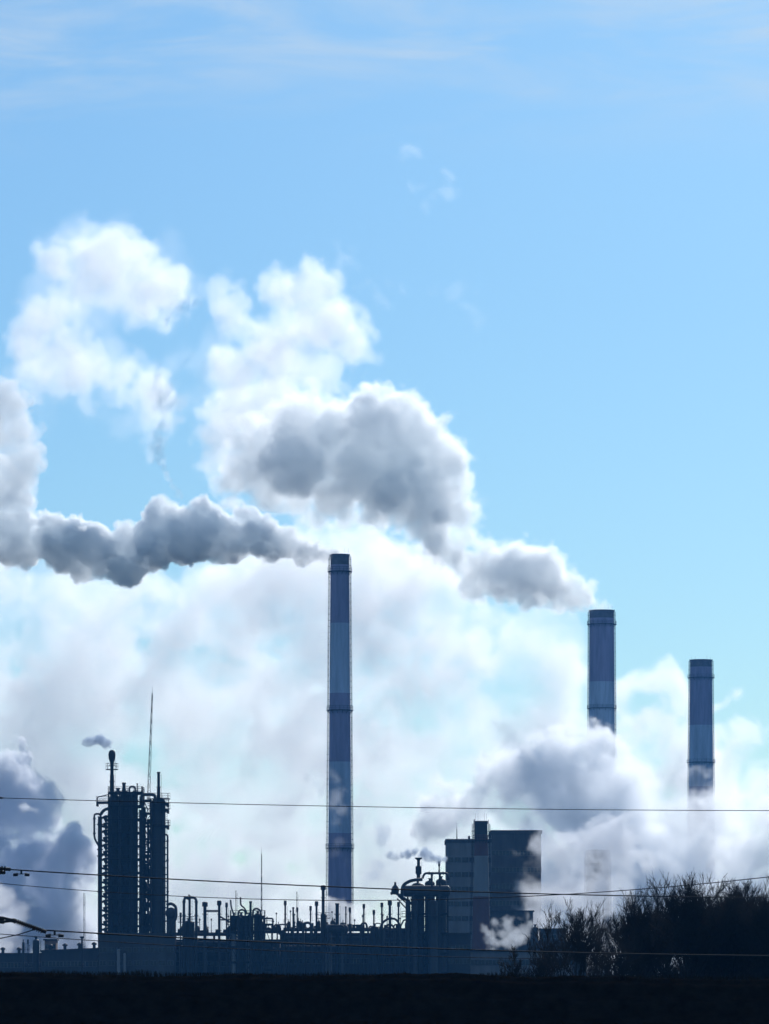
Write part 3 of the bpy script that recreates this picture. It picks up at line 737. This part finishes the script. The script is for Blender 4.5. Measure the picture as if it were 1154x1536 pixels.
pipe("small curl of pipe under the lone capped vent", [(541,1400),(542,1386),(549,1384),(553,1400)], 3.2, 999, rad=.8)
column("fat little vessel under the short capped vent", 562, 1389, 13, 1003, (), None, pipe=False)
pipe("big round arched pipe, outer of the pair left of the dark unit", [(569,1404),(572,1386),(582,1378),(594,1378),(600,1388),(601,1404)], 3.4, 1000, rad=1.6)
pipe("small round arched pipe nested inside the big one", [(576,1404),(577,1390),(586,1386),(592,1392),(592,1404)], 3.0, 998, rad=1.2)
pipe("half-arch pipe leaning on the right of the big arch", [(600,1392),(606,1380),(612,1380),(612,1400)], 2.4, 999, rad=.9)

# dark unit at 590-670
frame_tower("dark steel unit with open bays left of the block building", 612, 672, 1340, 1005, 7, 5, bays=4, name='process_unit')
column("large round-shouldered vessel at the left of the dark unit", 627, 1324, 20, 1007, (), "large vessels of the dark unit", pipe=False)
column("large vessel in the middle of the dark unit", 645, 1321, 15, 1008, (), "large vessels of the dark unit", pipe=False)
column("large vessel at the right of the dark unit", 662, 1318, 16, 1008, (), "large vessels of the dark unit", pipe=False)
drum("fat horizontal drum across the top of the dark unit", 640, 1337, 17, 1004, 9)
pipe("fat elbow pipe rounding the upper left shoulder of the dark unit", [(603,1345),(604,1328),(616,1321),(634,1319)], 5, 1000, rad=2, to_ground=False, group=None)
pipe("long level pipe on hangers above the dark unit", [(634,1318),(637,1310),(672,1310),(673,1320)], 3.4, 1003, rad=.8, to_ground=False, group=None)
for px, lab in [(648,"first hanger post under the long level pipe"),(660,"second hanger post under the long level pipe")]:
    vent(lab, px, 1311, 3.2, 1003.5, 'plain', base=P(0,1345,1003).z, name='hanger_post', group="posts under the long level pipe")
vent("dark smoking stack with a flared head on the dark unit", 628, 1288, 4.6, 1004, 'flare', base=P(0,1322,1004).z, name='flare_stack', group=None)
MBt = MB().lathe(P(628,1312,1004), [(.42, 0), (.62, .2), (.62, 1.6), (.42, 1.8)], 12); tag(MBt.build('pipe_collar', STEEL), "thick collar round the lower part of the smoking stack", 'collar')
vent("thin rod right of the smoking stack", 659, 1297, 2, 1005, 'cap', base=P(0,1311,1004).z, name='whip_rod', group=None)
gn = MB(); 
gn.tube([P(x, y, 1002) for x, y in [(586,1341),(592,1339),(600,1343),(612,1352),(618,1356)]], .3, 8)
gn.lathe(P(593,1342,1002), [(.3,0),(.75,.3),(.85,1.0),(.6,1.6),(.25,2.0),(.2,2.6)], 12)
gn.bar(P(596,1348,1002), P(614,1368,1002), .14, n=6).bar(P(597,1344,1002), P(616,1360,1002), .14, n=6).bar(P(613,1350,1002), P(616,1402,1002), .32, n=8)
tag(gn.build('cantilever_pipe', STEEL), "slanting braced pipe arm with a knobbly head sticking out left of the dark unit", 'pipe arm')
for px, w, top, lab in [(612,7,1352,"slim column at the left foot of the dark unit"),(622,10,1350,"round column left of the bright slot in the dark unit"),(650,14,1350,"round column between the bright slots in the dark unit")]:
    column(lab, px, top, w, 1002, (1376,), "columns at the foot of the dark unit", pipe=False)

# block building and its neighbours
DB = 1220
building("tall block building with a flat roof behind the red and white chimney", 670, 737, 1264, DB, 22, (6, (1290, 1312, 1334, 1356, 1378), 1.5, 1.1), wall=CONC, corr=False, roof_t=.9, over=.25)
building("wide block hall fading into steam right of the short striped chimney", 738, 812, 1250, DB + 40, 30, (7, (1280, 1305, 1330, 1355), 1.8, 1.2), wall=CONC_D, corr=False, roof_t=.8)
building("low annex under the right side of the wide block hall", 740, 800, 1368, DB - 6, 8, (5, (1384, 1402), 1.4, 1.0), wall=CONC_D)
mast("thin rod mast on the block building roof", 685.5, 1243, 1262, DB + 8, 1.6, 0, wt=.6, floor=1263)
vent("tiny vent pipe on the block building roof", 704, 1258, 2, DB + 6, 'cap', base=P(0,1264,DB+6).z, group=None)
vent("thin rod on the head of the short red and white chimney", 712, 1229, .9, 1177.5, 'plain', base=P(0,1262,1177.5).z, name='whip_rod', group=None)
tag(MB().box(P(671,1267,DB-.6), P(673,1270,DB-.1)).bar(P(640,1312,1006), P(671,1330,DB-1), .01).build('wall_lamp', STEEL) , "small lamp box at the upper left corner of the block building", 'lamp') if False else None
# ------------------------------------------------------------------ smoke and steam
def upsample_matrix(n, g):
    """n samples of a quadratic B-spline over g control values"""
    t = np.linspace(0.5, g - 1.5, n, dtype=np.float32)
    i = np.clip(np.round(t).astype(int), 1, g - 2); f = t - i
    W = np.zeros((n, g), np.float32); r = np.arange(n)
    W[r, i - 1] = 0.5 * (0.5 - f) ** 2; W[r, i] = 0.75 - f * f; W[r, i + 1] = 0.5 * (0.5 + f) ** 2
    return W

def vnoise(shape, cell, rng):
    g = [max(4, int(math.ceil(s / c)) + 3) for s, c in zip(shape, cell)]
    a = rng.uniform(-1, 1, g).astype(np.float32)
    for ax in range(3):
        a = np.moveaxis(np.tensordot(upsample_matrix(shape[ax], g[ax]), a, axes=(1, ax)), 0, ax)
    return np.ascontiguousarray(a) * (0.5 / max(float(a.std()), 1e-4))

def fbm(shape, cell, octv, rng, gain=0.5, billow=False):
    out = np.zeros(shape, np.float32); amp = 1.0
    cell = list(cell)
    for k in range(octv):
        n = vnoise(shape, cell, rng)
        out += amp * ((np.abs(n) * 2.2 - 0.8) if billow else n)
        amp *= gain; cell = [max(c / 2.0, 1.5) for c in cell]
    return out

def warp(a, amt, cell, rng):
    """push the samples about so that the field curls"""
    sh = a.shape
    idx = []
    for ax in range(3):
        d = fbm(sh, cell, 2, rng) * amt
        base = np.arange(sh[ax], dtype=np.float32).reshape([-1 if k == ax else 1 for k in range(3)])
        idx.append(np.clip(base + d, 0, sh[ax] - 1.001))
    i0 = [v.astype(np.int32) for v in idx]; f = [v - w for v, w in zip(idx, i0)]
    out = 0
    for dz in (0, 1):
        wz = f[0] if dz else 1 - f[0]
        for dy in (0, 1):
            wy = f[1] if dy else 1 - f[1]
            for dx in (0, 1):
                wx = f[2] if dx else 1 - f[2]
                out = out + a[i0[0] + dz, i0[1] + dy, i0[2] + dx] * (wz * wy * wx)
    return out.astype(np.float32)

def smooth(x):
    x = np.clip(x, 0, 1)
    return x * x * (3 - 2 * x)

def field_volume(name, dens, lo, hi, mat):
    """dens[z, y, x] becomes the density of a real volume that fills the box lo..hi (object space at the box's base)"""
    nz, ny, nx = dens.shape
    me = bpy.data.meshes.new(name)
    me.vertices.add(dens.size)
    at = me.attributes.new("soot", 'FLOAT', 'POINT')
    at.data.foreach_set("value", np.ascontiguousarray(dens, dtype=np.float32).ravel())
    src = bpy.data.objects.new(name + "_samples", me)          # only holds the numbers of the field; it is in no collection
    vd = bpy.data.volumes.new(name)
    o = bpy.data.objects.new(name, vd); COL.objects.link(o)
    base = Vector(((lo[0] + hi[0]) / 2, (lo[1] + hi[1]) / 2, lo[2]))
    o.location = base
    lo = Vector(lo) - base; hi = Vector(hi) - base
    ng = bpy.data.node_groups.new(name + "_field", 'GeometryNodeTree')
    ng.interface.new_socket('Geometry', in_out='INPUT', socket_type='NodeSocketGeometry')
    ng.interface.new_socket('Geometry', in_out='OUTPUT', socket_type='NodeSocketGeometry')
    n, l = ng.nodes.new, ng.links.new
    gi, go = n('NodeGroupInput'), n('NodeGroupOutput')
    vc = n('GeometryNodeVolumeCube')
    vc.inputs['Min'].default_value = lo; vc.inputs['Max'].default_value = hi
    vc.inputs['Resolution X'].default_value = nx
    vc.inputs['Resolution Y'].default_value = ny
    vc.inputs['Resolution Z'].default_value = nz
    pos = n('GeometryNodeInputPosition'); sep = n('ShaderNodeSeparateXYZ')
    sub = n('ShaderNodeVectorMath'); sub.operation = 'SUBTRACT'; sub.inputs[1].default_value = lo
    div = n('ShaderNodeVectorMath'); div.operation = 'DIVIDE'; div.inputs[1].default_value = hi - lo
    mul = n('ShaderNodeVectorMath'); mul.operation = 'MULTIPLY_ADD'
    mul.inputs[1].default_value = (nx - 1, ny - 1, nz - 1); mul.inputs[2].default_value = (.5, .5, .5)
    flo = n('ShaderNodeVectorMath'); flo.operation = 'FLOOR'
    l(pos.outputs[0], sub.inputs[0]); l(sub.outputs[0], div.inputs[0]); l(div.outputs[0], mul.inputs[0])
    l(mul.outputs[0], flo.inputs[0]); l(flo.outputs[0], sep.inputs[0])
    toi = []
    for k in range(3):
        f = n('FunctionNodeFloatToInt'); f.rounding_mode = 'ROUND'; l(sep.outputs[k], f.inputs[0]); toi.append(f)
    def im(op, a, b):
        m = n('FunctionNodeIntegerMath'); m.operation = op
        l(a, m.inputs[0])
        if isinstance(b, int): m.inputs[1].default_value = b
        else: l(b, m.inputs[1])
        return m.outputs[0]
    idx = im('ADD', im('MULTIPLY', im('ADD', im('MULTIPLY', toi[2].outputs[0], ny), toi[1].outputs[0]), nx), toi[0].outputs[0])
    na = n('GeometryNodeInputNamedAttribute'); na.data_type = 'FLOAT'; na.inputs['Name'].default_value = "soot"
    si = n('GeometryNodeSampleIndex'); si.data_type = 'FLOAT'; si.domain = 'POINT'
    oi = n('GeometryNodeObjectInfo'); oi.inputs['Object'].default_value = src; oi.transform_space = 'ORIGINAL'
    l(oi.outputs['Geometry'], si.inputs['Geometry']); l(na.outputs[0], si.inputs['Value']); l(idx, si.inputs['Index'])
    l(si.outputs[0], vc.inputs['Density'])
    sm = n('GeometryNodeSetMaterial'); sm.inputs['Material'].default_value = mat
    l(vc.outputs[0], sm.inputs[0]); l(sm.outputs[0], go.inputs[0])
    md = o.modifiers.new("field", 'NODES'); md.node_group = ng
    vd.materials.append(mat)
    return o

def smoke_mat(name, color, dens, g=0.5, absorb=(0, 0, 0)):
    m = bpy.data.materials.new(name); m.use_nodes = True
    t = m.node_tree; t.nodes.clear()
    o = t.nodes.new('ShaderNodeOutputMaterial'); v = t.nodes.new('ShaderNodeVolumePrincipled')
    v.inputs['Color'].default_value = (*color, 1)
    v.inputs['Density'].default_value = dens
    v.inputs['Anisotropy'].default_value = g
    v.inputs['Absorption Color'].default_value = (*absorb, 1)
    t.links.new(v.outputs[0], o.inputs['Volume'])
    try: m.volume_intensity = 1
    except Exception: pass
    try: m.cycles.volume_sampling = 'MULTIPLE_IMPORTANCE'
    except Exception: pass
    return m

def plume(name, D, blobs, vox, mat, seed, puffs=(0, 0), puff_r=(0.3, 0.5), depth_k=1.0, disp=(0.0, 12, 3),
          edge=1.0, erode=(0.0, 20, 4, 0.0), warp_amt=0.0, squash=1.0, jitter=0.35, tear=(0, 1, 1, .5), grow=1.0):
    """blobs: (column, row, radius[, density, depth shift]) in photo pixels at distance D.
    disp: (metres, cell in metres, octaves) billowy surface relief; erode: (strength, cell, octaves, bias) holes; edge: softness in metres"""
    rng = np.random.default_rng(seed); S = K * D
    B = []
    for b in blobs:
        c = P(b[0], b[1], D); r = b[2] * S * grow
        c.y += (b[4] * S if len(b) > 4 else rng.uniform(-jitter, jitter) * r)
        B.append((c.x, c.y, c.z, r, b[3] if len(b) > 3 else 1.0))
    S1 = list(B)
    level = B
    for n in puffs:
        nxt = []
        for (x, y, z, r, q) in level:
            for _ in range(n):
                v = rng.normal(size=3); v /= np.linalg.norm(v)
                rr = r * rng.uniform(*puff_r)
                k = r - rr * 0.35
                nxt.append((x + v[0] * k, y + v[1] * k * squash, z + v[2] * k, rr, q))
        S1 += nxt; level = nxt
    A = np.array(S1)
    pad = disp[0] * 1.6 + edge + vox * 2
    lo = (A[:, :3] - A[:, 3:4]).min(0) - pad; hi = (A[:, :3] + A[:, 3:4]).max(0) + pad
    lo[2] = max(lo[2], -0.5)
    n = np.maximum(((hi - lo) / vox).astype(int) + 1, 4); hi = lo + (n - 1) * vox
    nx, ny, nz = map(int, n)
    X = (lo[0] + np.arange(nx) * vox).astype(np.float32); Y = (lo[1] + np.arange(ny) * vox).astype(np.float32); Z = (lo[2] + np.arange(nz) * vox).astype(np.float32)
    phi = np.full((nz, ny, nx), 1e3, np.float32); W = np.zeros((nz, ny, nx), np.float32)
    m = pad + 2
    for (x, y, z, r, q) in S1:
        a = [max(0, int((c - r - m - l0) / vox)) for c, l0 in zip((x, y, z), lo)]
        b = [min(nn, int((c + r + m - l0) / vox) + 2) for c, l0, nn in zip((x, y, z), lo, n)]
        if any(i >= j for i, j in zip(a, b)): continue
        d = np.sqrt((X[a[0]:b[0]] - x) ** 2 + ((Y[a[1]:b[1], None] - y) / squash) ** 2 + (Z[a[2]:b[2], None, None] - z) ** 2) - r
        v = phi[a[2]:b[2], a[1]:b[1], a[0]:b[0]]; w = W[a[2]:b[2], a[1]:b[1], a[0]:b[0]]
        near = d < v
        np.copyto(w, q, where=near); np.minimum(v, d, out=v)
    sh = phi.shape
    if warp_amt: phi = warp(phi, warp_amt / vox, [14 / vox] * 3, rng)
    if disp[0]:
        phi -= disp[0] * fbm(sh, [disp[1] / vox] * 3, disp[2], rng, 0.6, True)
    if tear[0]:
        d = smooth(-phi / edge + tear[0] * fbm(sh, [tear[1] / vox] * 3, tear[2], rng, tear[3]) * (1.15 - np.clip(-phi / (3 * edge), 0, 1)))
        d *= smooth((-phi / edge + 0.5) * 3)
    else: d = smooth(-phi / edge)
    if erode[0]:
        e = fbm(sh, [erode[1] / vox] * 3, erode[2], rng, 0.55)
        # keep the holes near the rim, thin the middle
        d = d * np.clip(0.5 + erode[3] + erode[0] * e + 0.4*np.clip(-phi/(3*edge), 0, 1), 0, 2)
    d *= W
    d[0] = 0; d[-1] = 0; d[:, 0] = 0; d[:, -1] = 0; d[:, :, 0] = 0; d[:, :, -1] = 0
    print("VOL", name, sh, round(d.size / 1e6, 1), "M filled", float((d > 0.01).mean()))
    return field_volume(name, d, lo, hi, mat)

def bank(name, D, depth, box, env, vox, mat, seed, cell, amp, octv=5, gain=0.55, warp_amt=0.0, stretch=3.0, mod=0.0, bias=0.0, sharp=1.5):
    """a broad mass: env(columns, rows) is how full the air is there (0..1), torn by noise. box: (x0, x1, y0, y1) in photo pixels at distance D"""
    rng = np.random.default_rng(seed); V = np.array([vox, vox * stretch * .8, vox])
    a, b = P(box[0], box[3], D), P(box[1], box[2], D)
    lo = np.array([a.x, D - depth/2, max(a.z, 0.3)]); hi = np.array([b.x, D + depth/2, b.z])
    n = ((hi - lo) / V).astype(int) + 1; hi = lo + (n - 1) * V; nx, ny, nz = map(int, n); sh = (nz, ny, nx)
    X = lo[0] + np.arange(nx) * V[0]; Y = lo[1] + np.arange(ny) * V[1]; Z = lo[2] + np.arange(nz) * V[2]
    px = X / (K * D) + 577.0; py = HZ - (Z - EYE) / (K * D)
    e2 = env(*np.meshgrid(px, py)).astype(np.float32)                    # (nz, nx)
    t = np.abs(Y - D) / (depth/2); ey = (1 - t ** 2.5).astype(np.float32)
    E = e2[:, None, :] * np.ones(sh, np.float32) + (ey[None, :, None] - 1)
    cl = [cell / vox, cell * stretch / V[1], cell / vox]
    f = E - 0.35 + bias + amp * (0.75 * fbm(sh, cl, octv, rng, gain) - 0.5 * fbm(sh, [c * .6 for c in cl], octv, rng, gain, True))
    if warp_amt: f = warp(f, warp_amt / vox, [c * .5 for c in cl], rng)
    d = smooth(f * sharp) * (e2[:, None, :] > 0.01)
    if mod: d *= np.clip(1 + mod * fbm(sh, [c * 1.3 for c in cl], 5, rng, .6), 0.12, 2.8)
    d[0] = 0; d[-1] = 0; d[:, 0] = 0; d[:, -1] = 0; d[:, :, 0] = 0; d[:, :, -1] = 0
    print("VOL", name, sh, round(d.size / 1e6, 1), "M filled", float((d > 0.01).mean()))
    return field_volume(name, d, lo, hi, mat)

def ramp(v, a, b): return smooth((v - a) / (b - a))
M_dark = smoke_mat("dense_smoke", (0.978, 0.992, 1.0), 0.6, 0.35)
M_white = smoke_mat("white_steam", (0.985, 0.996, 1.0), 0.21, 0.5)
M_thin = smoke_mat("thin_steam", (0.998, 0.999, 1.0), 0.047, 0.55)
M_wisp = smoke_mat("faint_wisp", (0.995, 0.995, 1.0), 0.012, 0.55)
M_bank = smoke_mat("steam_bank", (0.997, 0.999, 1.0), 0.012, 0.52)
M_low = smoke_mat("low_steam", (0.965, 0.982, 1.0), 0.085, 0.45)
M_mist = smoke_mat("thin_mist", (0.95, 0.96, 0.99), 0.10, 0.4)
M_blue = smoke_mat("bluish_wisp", (0.72, 0.80, 0.92), 0.12, 0.2)
M_puff = smoke_mat("small_puff", (0.72, 0.80, 0.90), 1.3, 0.2)

o = plume("smoke_plume", 1500, [
 (498,833,8),(505,832,8),(511,834,5),(490,833,11),(482,832,13),(470,829,15),(452,825,20),(430,817,24),(405,811,29),(385,802,33),(372,776,18),(350,814,31),
 (325,802,36),(302,768,22),(290,806,40),(262,800,44),(240,776,28),(225,816,38),(200,842,30),(190,816,30),(165,826,32),(140,822,36),
 (110,815,40),(80,810,35),(62,805,22),(120,845,24),(180,850,26),(95,838,24),
 (35,830,26,.8),(8,812,34,.8),(18,790,36,.7),(18,755,32,.4),(28,720,32,.22),(36,685,30,.18),(20,650,38,.22),(12,612,32,.25),(0,592,28,.25),
 (-30,640,50,.35),(-30,720,55,.35),(-40,800,50,.6),(4,700,38,.25)],
 0.32, M_dark, 11, puffs=(12, 8), puff_r=(0.25, 0.5), disp=(0.55, 3.2, 4), edge=0.45, tear=(0, 2.2, 4, .6), erode=(0.45, 8, 4, 0.1))
tag(o, "dark dense smoke plume trailing left from the tall slim chimney", "smoke plume")

o = plume("steam_plume", 2000, [
 (891,911,10),(901,914,10),(911,916,7),(884,903,17),(868,893,25),(850,880,32),(825,868,40),(800,860,45),(775,850,46),(780,824,24),(745,862,42),(720,862,40),
 (702,846,34),(715,880,27),(692,775,34),(684,740,34),(674,702,38),(655,684,44),(622,655,52),(597,628,46),(560,640,58),(600,700,62),
 (640,740,58),(650,790,36),(700,802,28),(716,818,24),(702,760,24),(660,815,34),(684,832,34),(738,826,18),(480,772,26,.6),(520,768,30,.6),(352,752,20),(565,768,32,.7),(604,776,28,.8),(410,756,26),
 (580,740,52),(540,700,62),(500,652,60,.8),(455,642,62,.5),(500,740,46,.7),(440,700,62,.8),(400,662,50,.45),(382,702,52,.7),
 (357,716,36),(400,742,36),(450,748,36,.7),(630,790,22)],
 0.5, M_white, 23, puffs=(10, 6), puff_r=(0.22, 0.45), disp=(0.9, 6, 4), edge=4.5, tear=(.45, 6, 6, .66), erode=(0.4, 18, 5, 0.3))
tag(o, "big billowing white steam plume with bright rims from the middle chimney", "steam plume")

o = plume("steam_cloud", 2300, [
 (92,388,32),(130,382,36),(165,388,42),(205,388,38),(235,415,38),(255,440,34),(215,447,36),(170,430,34),(130,420,30),(274,465,16),
 (62,472,32),(92,455,30),(52,512,32),(75,540,38),(110,560,40),(150,552,36),(185,562,34),(215,574,32),(240,602,32),(243,636,26),(100,510,28),(238,658,20)],
 0.8, M_thin, 31, puffs=(7, 3), disp=(2.0, 12.0, 4), edge=7.0, tear=(0.50, 11, 6, 0.64), grow=1.15)
tag(o, "torn white steam cloud curling in a ring at the upper left", "steam cloud")

veil = [(92,388,60),(165,388,70),(235,420,62),(215,450,50),(62,472,54),(52,520,52),(110,560,66),(170,560,60),(230,590,60),(290,600,50),(320,560,50),(130,470,50),(60,600,40)]
o = plume("cloud_veil", 2320, veil, 1.6, M_wisp, 34, puffs=(7, 3), disp=(3, 20, 4), edge=14, tear=(.45, 20, 5, .6))
tag(o, "faint white veil spread around the ring shaped steam cloud", "steam cloud")
pts = np.array([(238,676),(240,682),(242,689),(243,697),(250,712),(260,728),(272,744)])
bl = []
for k in range(40):
    u = k/39*6; i = min(5, int(u)); p_ = pts[i] + (pts[i+1] - pts[i])*(u - i); bl.append((p_[0] + 1.5*math.sin(k*1.3), p_[1], 7.5 - 2.5*k/39, 1.0, 0.0))
o = plume("steam_trail", 2300, bl, 0.5, smoke_mat("thin_trail", (0.998, 0.999, 1.0), 0.09, 0.55), 33, puffs=(3,), disp=(0.4, 3.0, 3), edge=1.4, tear=(.25, 4, 4, .6))
tag(o, "thin curved steam trail joining the ring cloud to the dark plume", "steam trail")

o = plume("steam_cloud", 2350, [
 (325,432,24),(345,462,28),(365,492,32),(385,515,30),(432,442,38),(470,442,42),(500,476,40),(525,512,32),(548,532,18),(470,492,42),(430,492,40),
 (400,522,46),(370,562,46),(430,545,46),(350,612,48),(335,652,36),(480,560,36),(400,600,48),(325,690,26)],
 0.8, M_thin, 37, puffs=(7, 3), disp=(2.0, 12.0, 4), edge=7.0, tear=(0.50, 11, 6, 0.64), grow=1.15)
tag(o, "pale two lobed steam cloud rising behind the big bright plume", "steam cloud")

def env_bank(x, y):
    top = np.interp(x, [-100, 0, 150, 300, 480, 540, 640, 680, 740, 840, 870], [800, 815, 850, 850, 800, 790, 790, 840, 890, 915, 960])
    e = ramp(y, top - 25, top + 45) * ramp(x, 885, 845)
    e2 = ramp(y, 1085, 1170) * ramp(x, 600, 840)
    e3 = np.maximum(0, 1 - np.abs(y - np.interp(x, [900, 1000, 1040, 1070, 1140], [1050, 1015, 1060, 1070, 1015]))/np.interp(x, [900, 1020, 1140], [42, 30, 20])) * ramp(x, 880, 940) * ramp(x, 1145, 1110)
    e4 = 0.62 * ramp(y, 1040, 1120) * ramp(x, 860, 930)
    return np.clip(np.maximum.reduce([e, e2, e3*.9, e4]), 0, 1) 
o = bank("steam_bank", 2800, 170, (-90, 1240, 770, 1470), env_bank, 1.25, M_bank, 41, 36, 0.5, 6, 0.66, 3, stretch=5, mod=0.8, bias=.15)
tag(o, "wide bank of luminous white steam behind all the chimneys", "steam cloud")

def env_low(x, y):
    top = np.interp(x, [600, 660, 700, 760, 850, 900, 945, 985, 1010, 1040, 1085, 1120, 1154, 1250], [1210, 1160, 1120, 1085, 1075, 1095, 1110, 1140, 1180, 1165, 1168, 1190, 1185, 1190])
    return ramp(y, top - 22, top + 60) * ramp(x, 600, 850)
o = bank("low_steam", 1900, 90, (600, 1240, 1050, 1465), env_low, 0.8, M_low, 51, 20, 0.55, 6, 0.66, 1, stretch=3, mod=0.8, sharp=1.7, bias=.1)
tag(o, "wide grey low steam hiding the feet of the two chimneys on the right", "steam cloud")

def env_hall(x, y):
    left = np.interp(y, [1240, 1275, 1300, 1340, 1380, 1420, 1460], [775, 768, 758, 750, 745, 742, 742])
    return ramp(x, left - 20, left + 75) * ramp(y, 1215, 1262) * ramp(x, 1010, 930) * ramp(y, 1465, 1440) * .9
o = bank("low_steam", 1238, 22, (715, 1020, 1210, 1465), env_hall, 0.4, smoke_mat("hall_steam", (0.92, 0.94, 0.98), 0.11, 0.35), 57, 8, 0.5, 6, 0.66, .6, stretch=2, mod=0.7, sharp=2)
tag(o, "thin grey steam drifting over the right side of the wide block hall", "steam cloud")

o = plume("steam_puff", 1090, [(742,1412,13),(752,1398,13),(762,1386,12),(772,1398,15),(758,1410,15),(785,1383,9),(792,1376,7),(798,1382,8),(780,1405,14),(738,1398,10),(790,1394,10),(770,1418,12),(728,1390,7),(745,1382,8)],
   0.25, smoke_mat("bright_puff", (0.90, 0.94, 0.99), 0.22, 0.4), 58, puffs=(7, 4), disp=(0.5, 3.5, 4), edge=1.1, tear=(.35, 2.5, 5, .6), warp_amt=.8)
tag(o, "light torn steam puff at the foot of the red and white chimney", "steam puff")

def env_dark(x, y):
    top = np.interp(x, [-90, -20, 10, 35, 50, 85, 110, 135, 150], [1085, 1105, 1112, 1118, 1150, 1190, 1205, 1240, 1290])
    return ramp(y, top - 18, top + 60) * ramp(x, 172, 112)
o = bank("dark_steam", 1330, 60, (-90, 175, 1075, 1465), env_dark, 0.5, smoke_mat("shaded_steam", (0.91, 0.935, 0.975), 0.2, 0.35), 61, 12, 0.55, 6, 0.66, 1, stretch=2.5, mod=0.8, sharp=2.2)  # scatter colour lowered so the steam looks shaded
tag(o, "heavy dark blue steam bank at the lower left behind the tower", "steam cloud")

o = plume("low_steam", 1200, [(-10,1345,30),(12,1345,20),(28,1370,18),(35,1395,20),(10,1390,28),(25,1425,22),(-15,1420,36),(45,1425,12)],
   0.5, smoke_mat('pale_lump', (0.95, 0.96, 0.99), 0.14, 0.4), 63, puffs=(6, 3), disp=(1.0, 8.0, 4), edge=3.0, tear=(.35, 6, 5, .6), warp_amt=2)
tag(o, "paler lump of steam at the far left edge just above the sheds", "steam cloud")

o = plume("steam_puff", 1003, [(165,1121,4),(161,1115,8),(152,1110,9),(142,1111,8),(134,1114,7),(127,1114,5)], 0.12, M_puff, 65, puffs=(7, 4), disp=(0.15, 1.5, 4), edge=0.35, tear=(.3, 1.2, 4, .6))
tag(o, "tiny grey smoke puff beside the bulb-headed stack", "smoke puff")
o = plume("steam_puff", 1004.5, [(629,1283,5),(637,1280,9),(648,1285,7),(658,1288,6),(666,1289,4),(622,1278,7),(612,1280,8),(604,1283,6),(594,1286,8,.5),(586,1283,8,.5),(626,1275,5),(640,1288,6)],
   0.12, M_puff, 66, puffs=(7, 4), disp=(0.15, 1.5, 4), edge=0.4, tear=(.3, 1.2, 4, .6))
tag(o, "string of small blue-grey puffs drifting from the flared stack on the dark unit", "smoke puff")

o = plume("mist_wisp", 1400, [(498,1160,9),(508,1170,10),(516,1182,10),(505,1195,12),(495,1205,12),(515,1215,12),(505,1235,14,.6),(512,1262,14,.6),(502,1280,12,.5),(520,1290,10,.4)],
   0.35, smoke_mat('chimney_veil', (0.95, 0.965, 1.0), 0.04, 0.4), 67, puffs=(6, 3), disp=(0.5, 4.0, 3), edge=3.2, tear=(.4, 5, 6, .6))
tag(o, "faint veil of mist drifting across the lower half of the slim chimney", "mist")
o = plume("steam_puff", 1380, [(478,1346,10),(490,1352,11),(503,1358,12),(516,1361,11),(529,1362,11),(541,1368,13),(500,1385,26),(525,1385,24),(470,1370,20),(555,1385,18)],
   0.4, M_white, 68, puffs=(6, 3), disp=(0.6, 5.0, 4), edge=1.4, tear=(.3, 4, 5, .6))
tag(o, "pale steam puff wrapping the foot of the slim chimney", "steam puff")
o = plume("mist_wisp", 1450, [(456,1158,6),(464,1165,8),(474,1175,9),(484,1188,9),(535,1225,6),(543,1235,7)], 0.35, M_blue, 69, puffs=(6, 3), disp=(0.4, 4.0, 3), edge=1.2, tear=(.35, 3, 5, .6), warp_amt=1)
tag(o, "small bluish wisp just left of the slim chimney", "mist")
o = plume("mist_wisp", 1430, [(574,1244,10),(568,1262,11),(575,1278,12),(566,1292,13),(560,1312,14),(550,1330,10),(585,1290,11,.6)], 0.4, M_blue, 70, puffs=(6, 3), disp=(.6, 5.0, 3), edge=2.0, tear=(.4, 4, 5, .6), warp_amt=1.5)
tag(o, "ragged bluish wisp of mist between the slim chimney and the dark unit", "mist")
o = plume("cloud_wisp", 2300, [(600,225,11),(612,218,10),(625,212,11),(640,212,11),(652,200,9),(648,222,8),(640,298,11),(655,303,14),(672,290,14),(672,268,9)], 0.9, smoke_mat('sky_wisp', (0.995, 0.997, 1.0), 0.016, 0.55), 71, puffs=(5, 3), disp=(1, 10.0, 4), edge=5, tear=(.6, 7, 6, .65), warp_amt=5)
tag(o, "faint white cloud wisp alone in the upper middle of the sky", "cloud wisp")
o = plume("cloud_wisp", 2310, [(515,385,14),(530,375,14),(545,385,16),(560,375,14),(540,405,18),(555,425,20),(530,400,14),(575,440,16),(680,430,20,.5),(720,470,20,.4)], 0.9, smoke_mat('sky_veil', (0.995, 0.997, 1.0), 0.018, 0.55), 72, puffs=(5, 3), disp=(1, 12.0, 4), edge=6, tear=(.6, 9, 6, .65), warp_amt=5)
tag(o, "faint cloud wisp just above the pale two lobed steam cloud", "cloud wisp")
# ------------------------------------------------------------------ the air itself
hz = smoke_mat("blue_air", (0.10, 0.42, 1.0), 1.0, 0.2)
hz.node_tree.nodes['Principled Volume'].inputs['Density'].default_value = 0.65e-4
hb = MB().box((-900, -30, -3.0), (900, 3400, 480)).build('haze', hz)
tag(hb, "thin blue haze over the whole plant", "haze", kind='stuff')
hz.cycles.homogeneous_volume = True
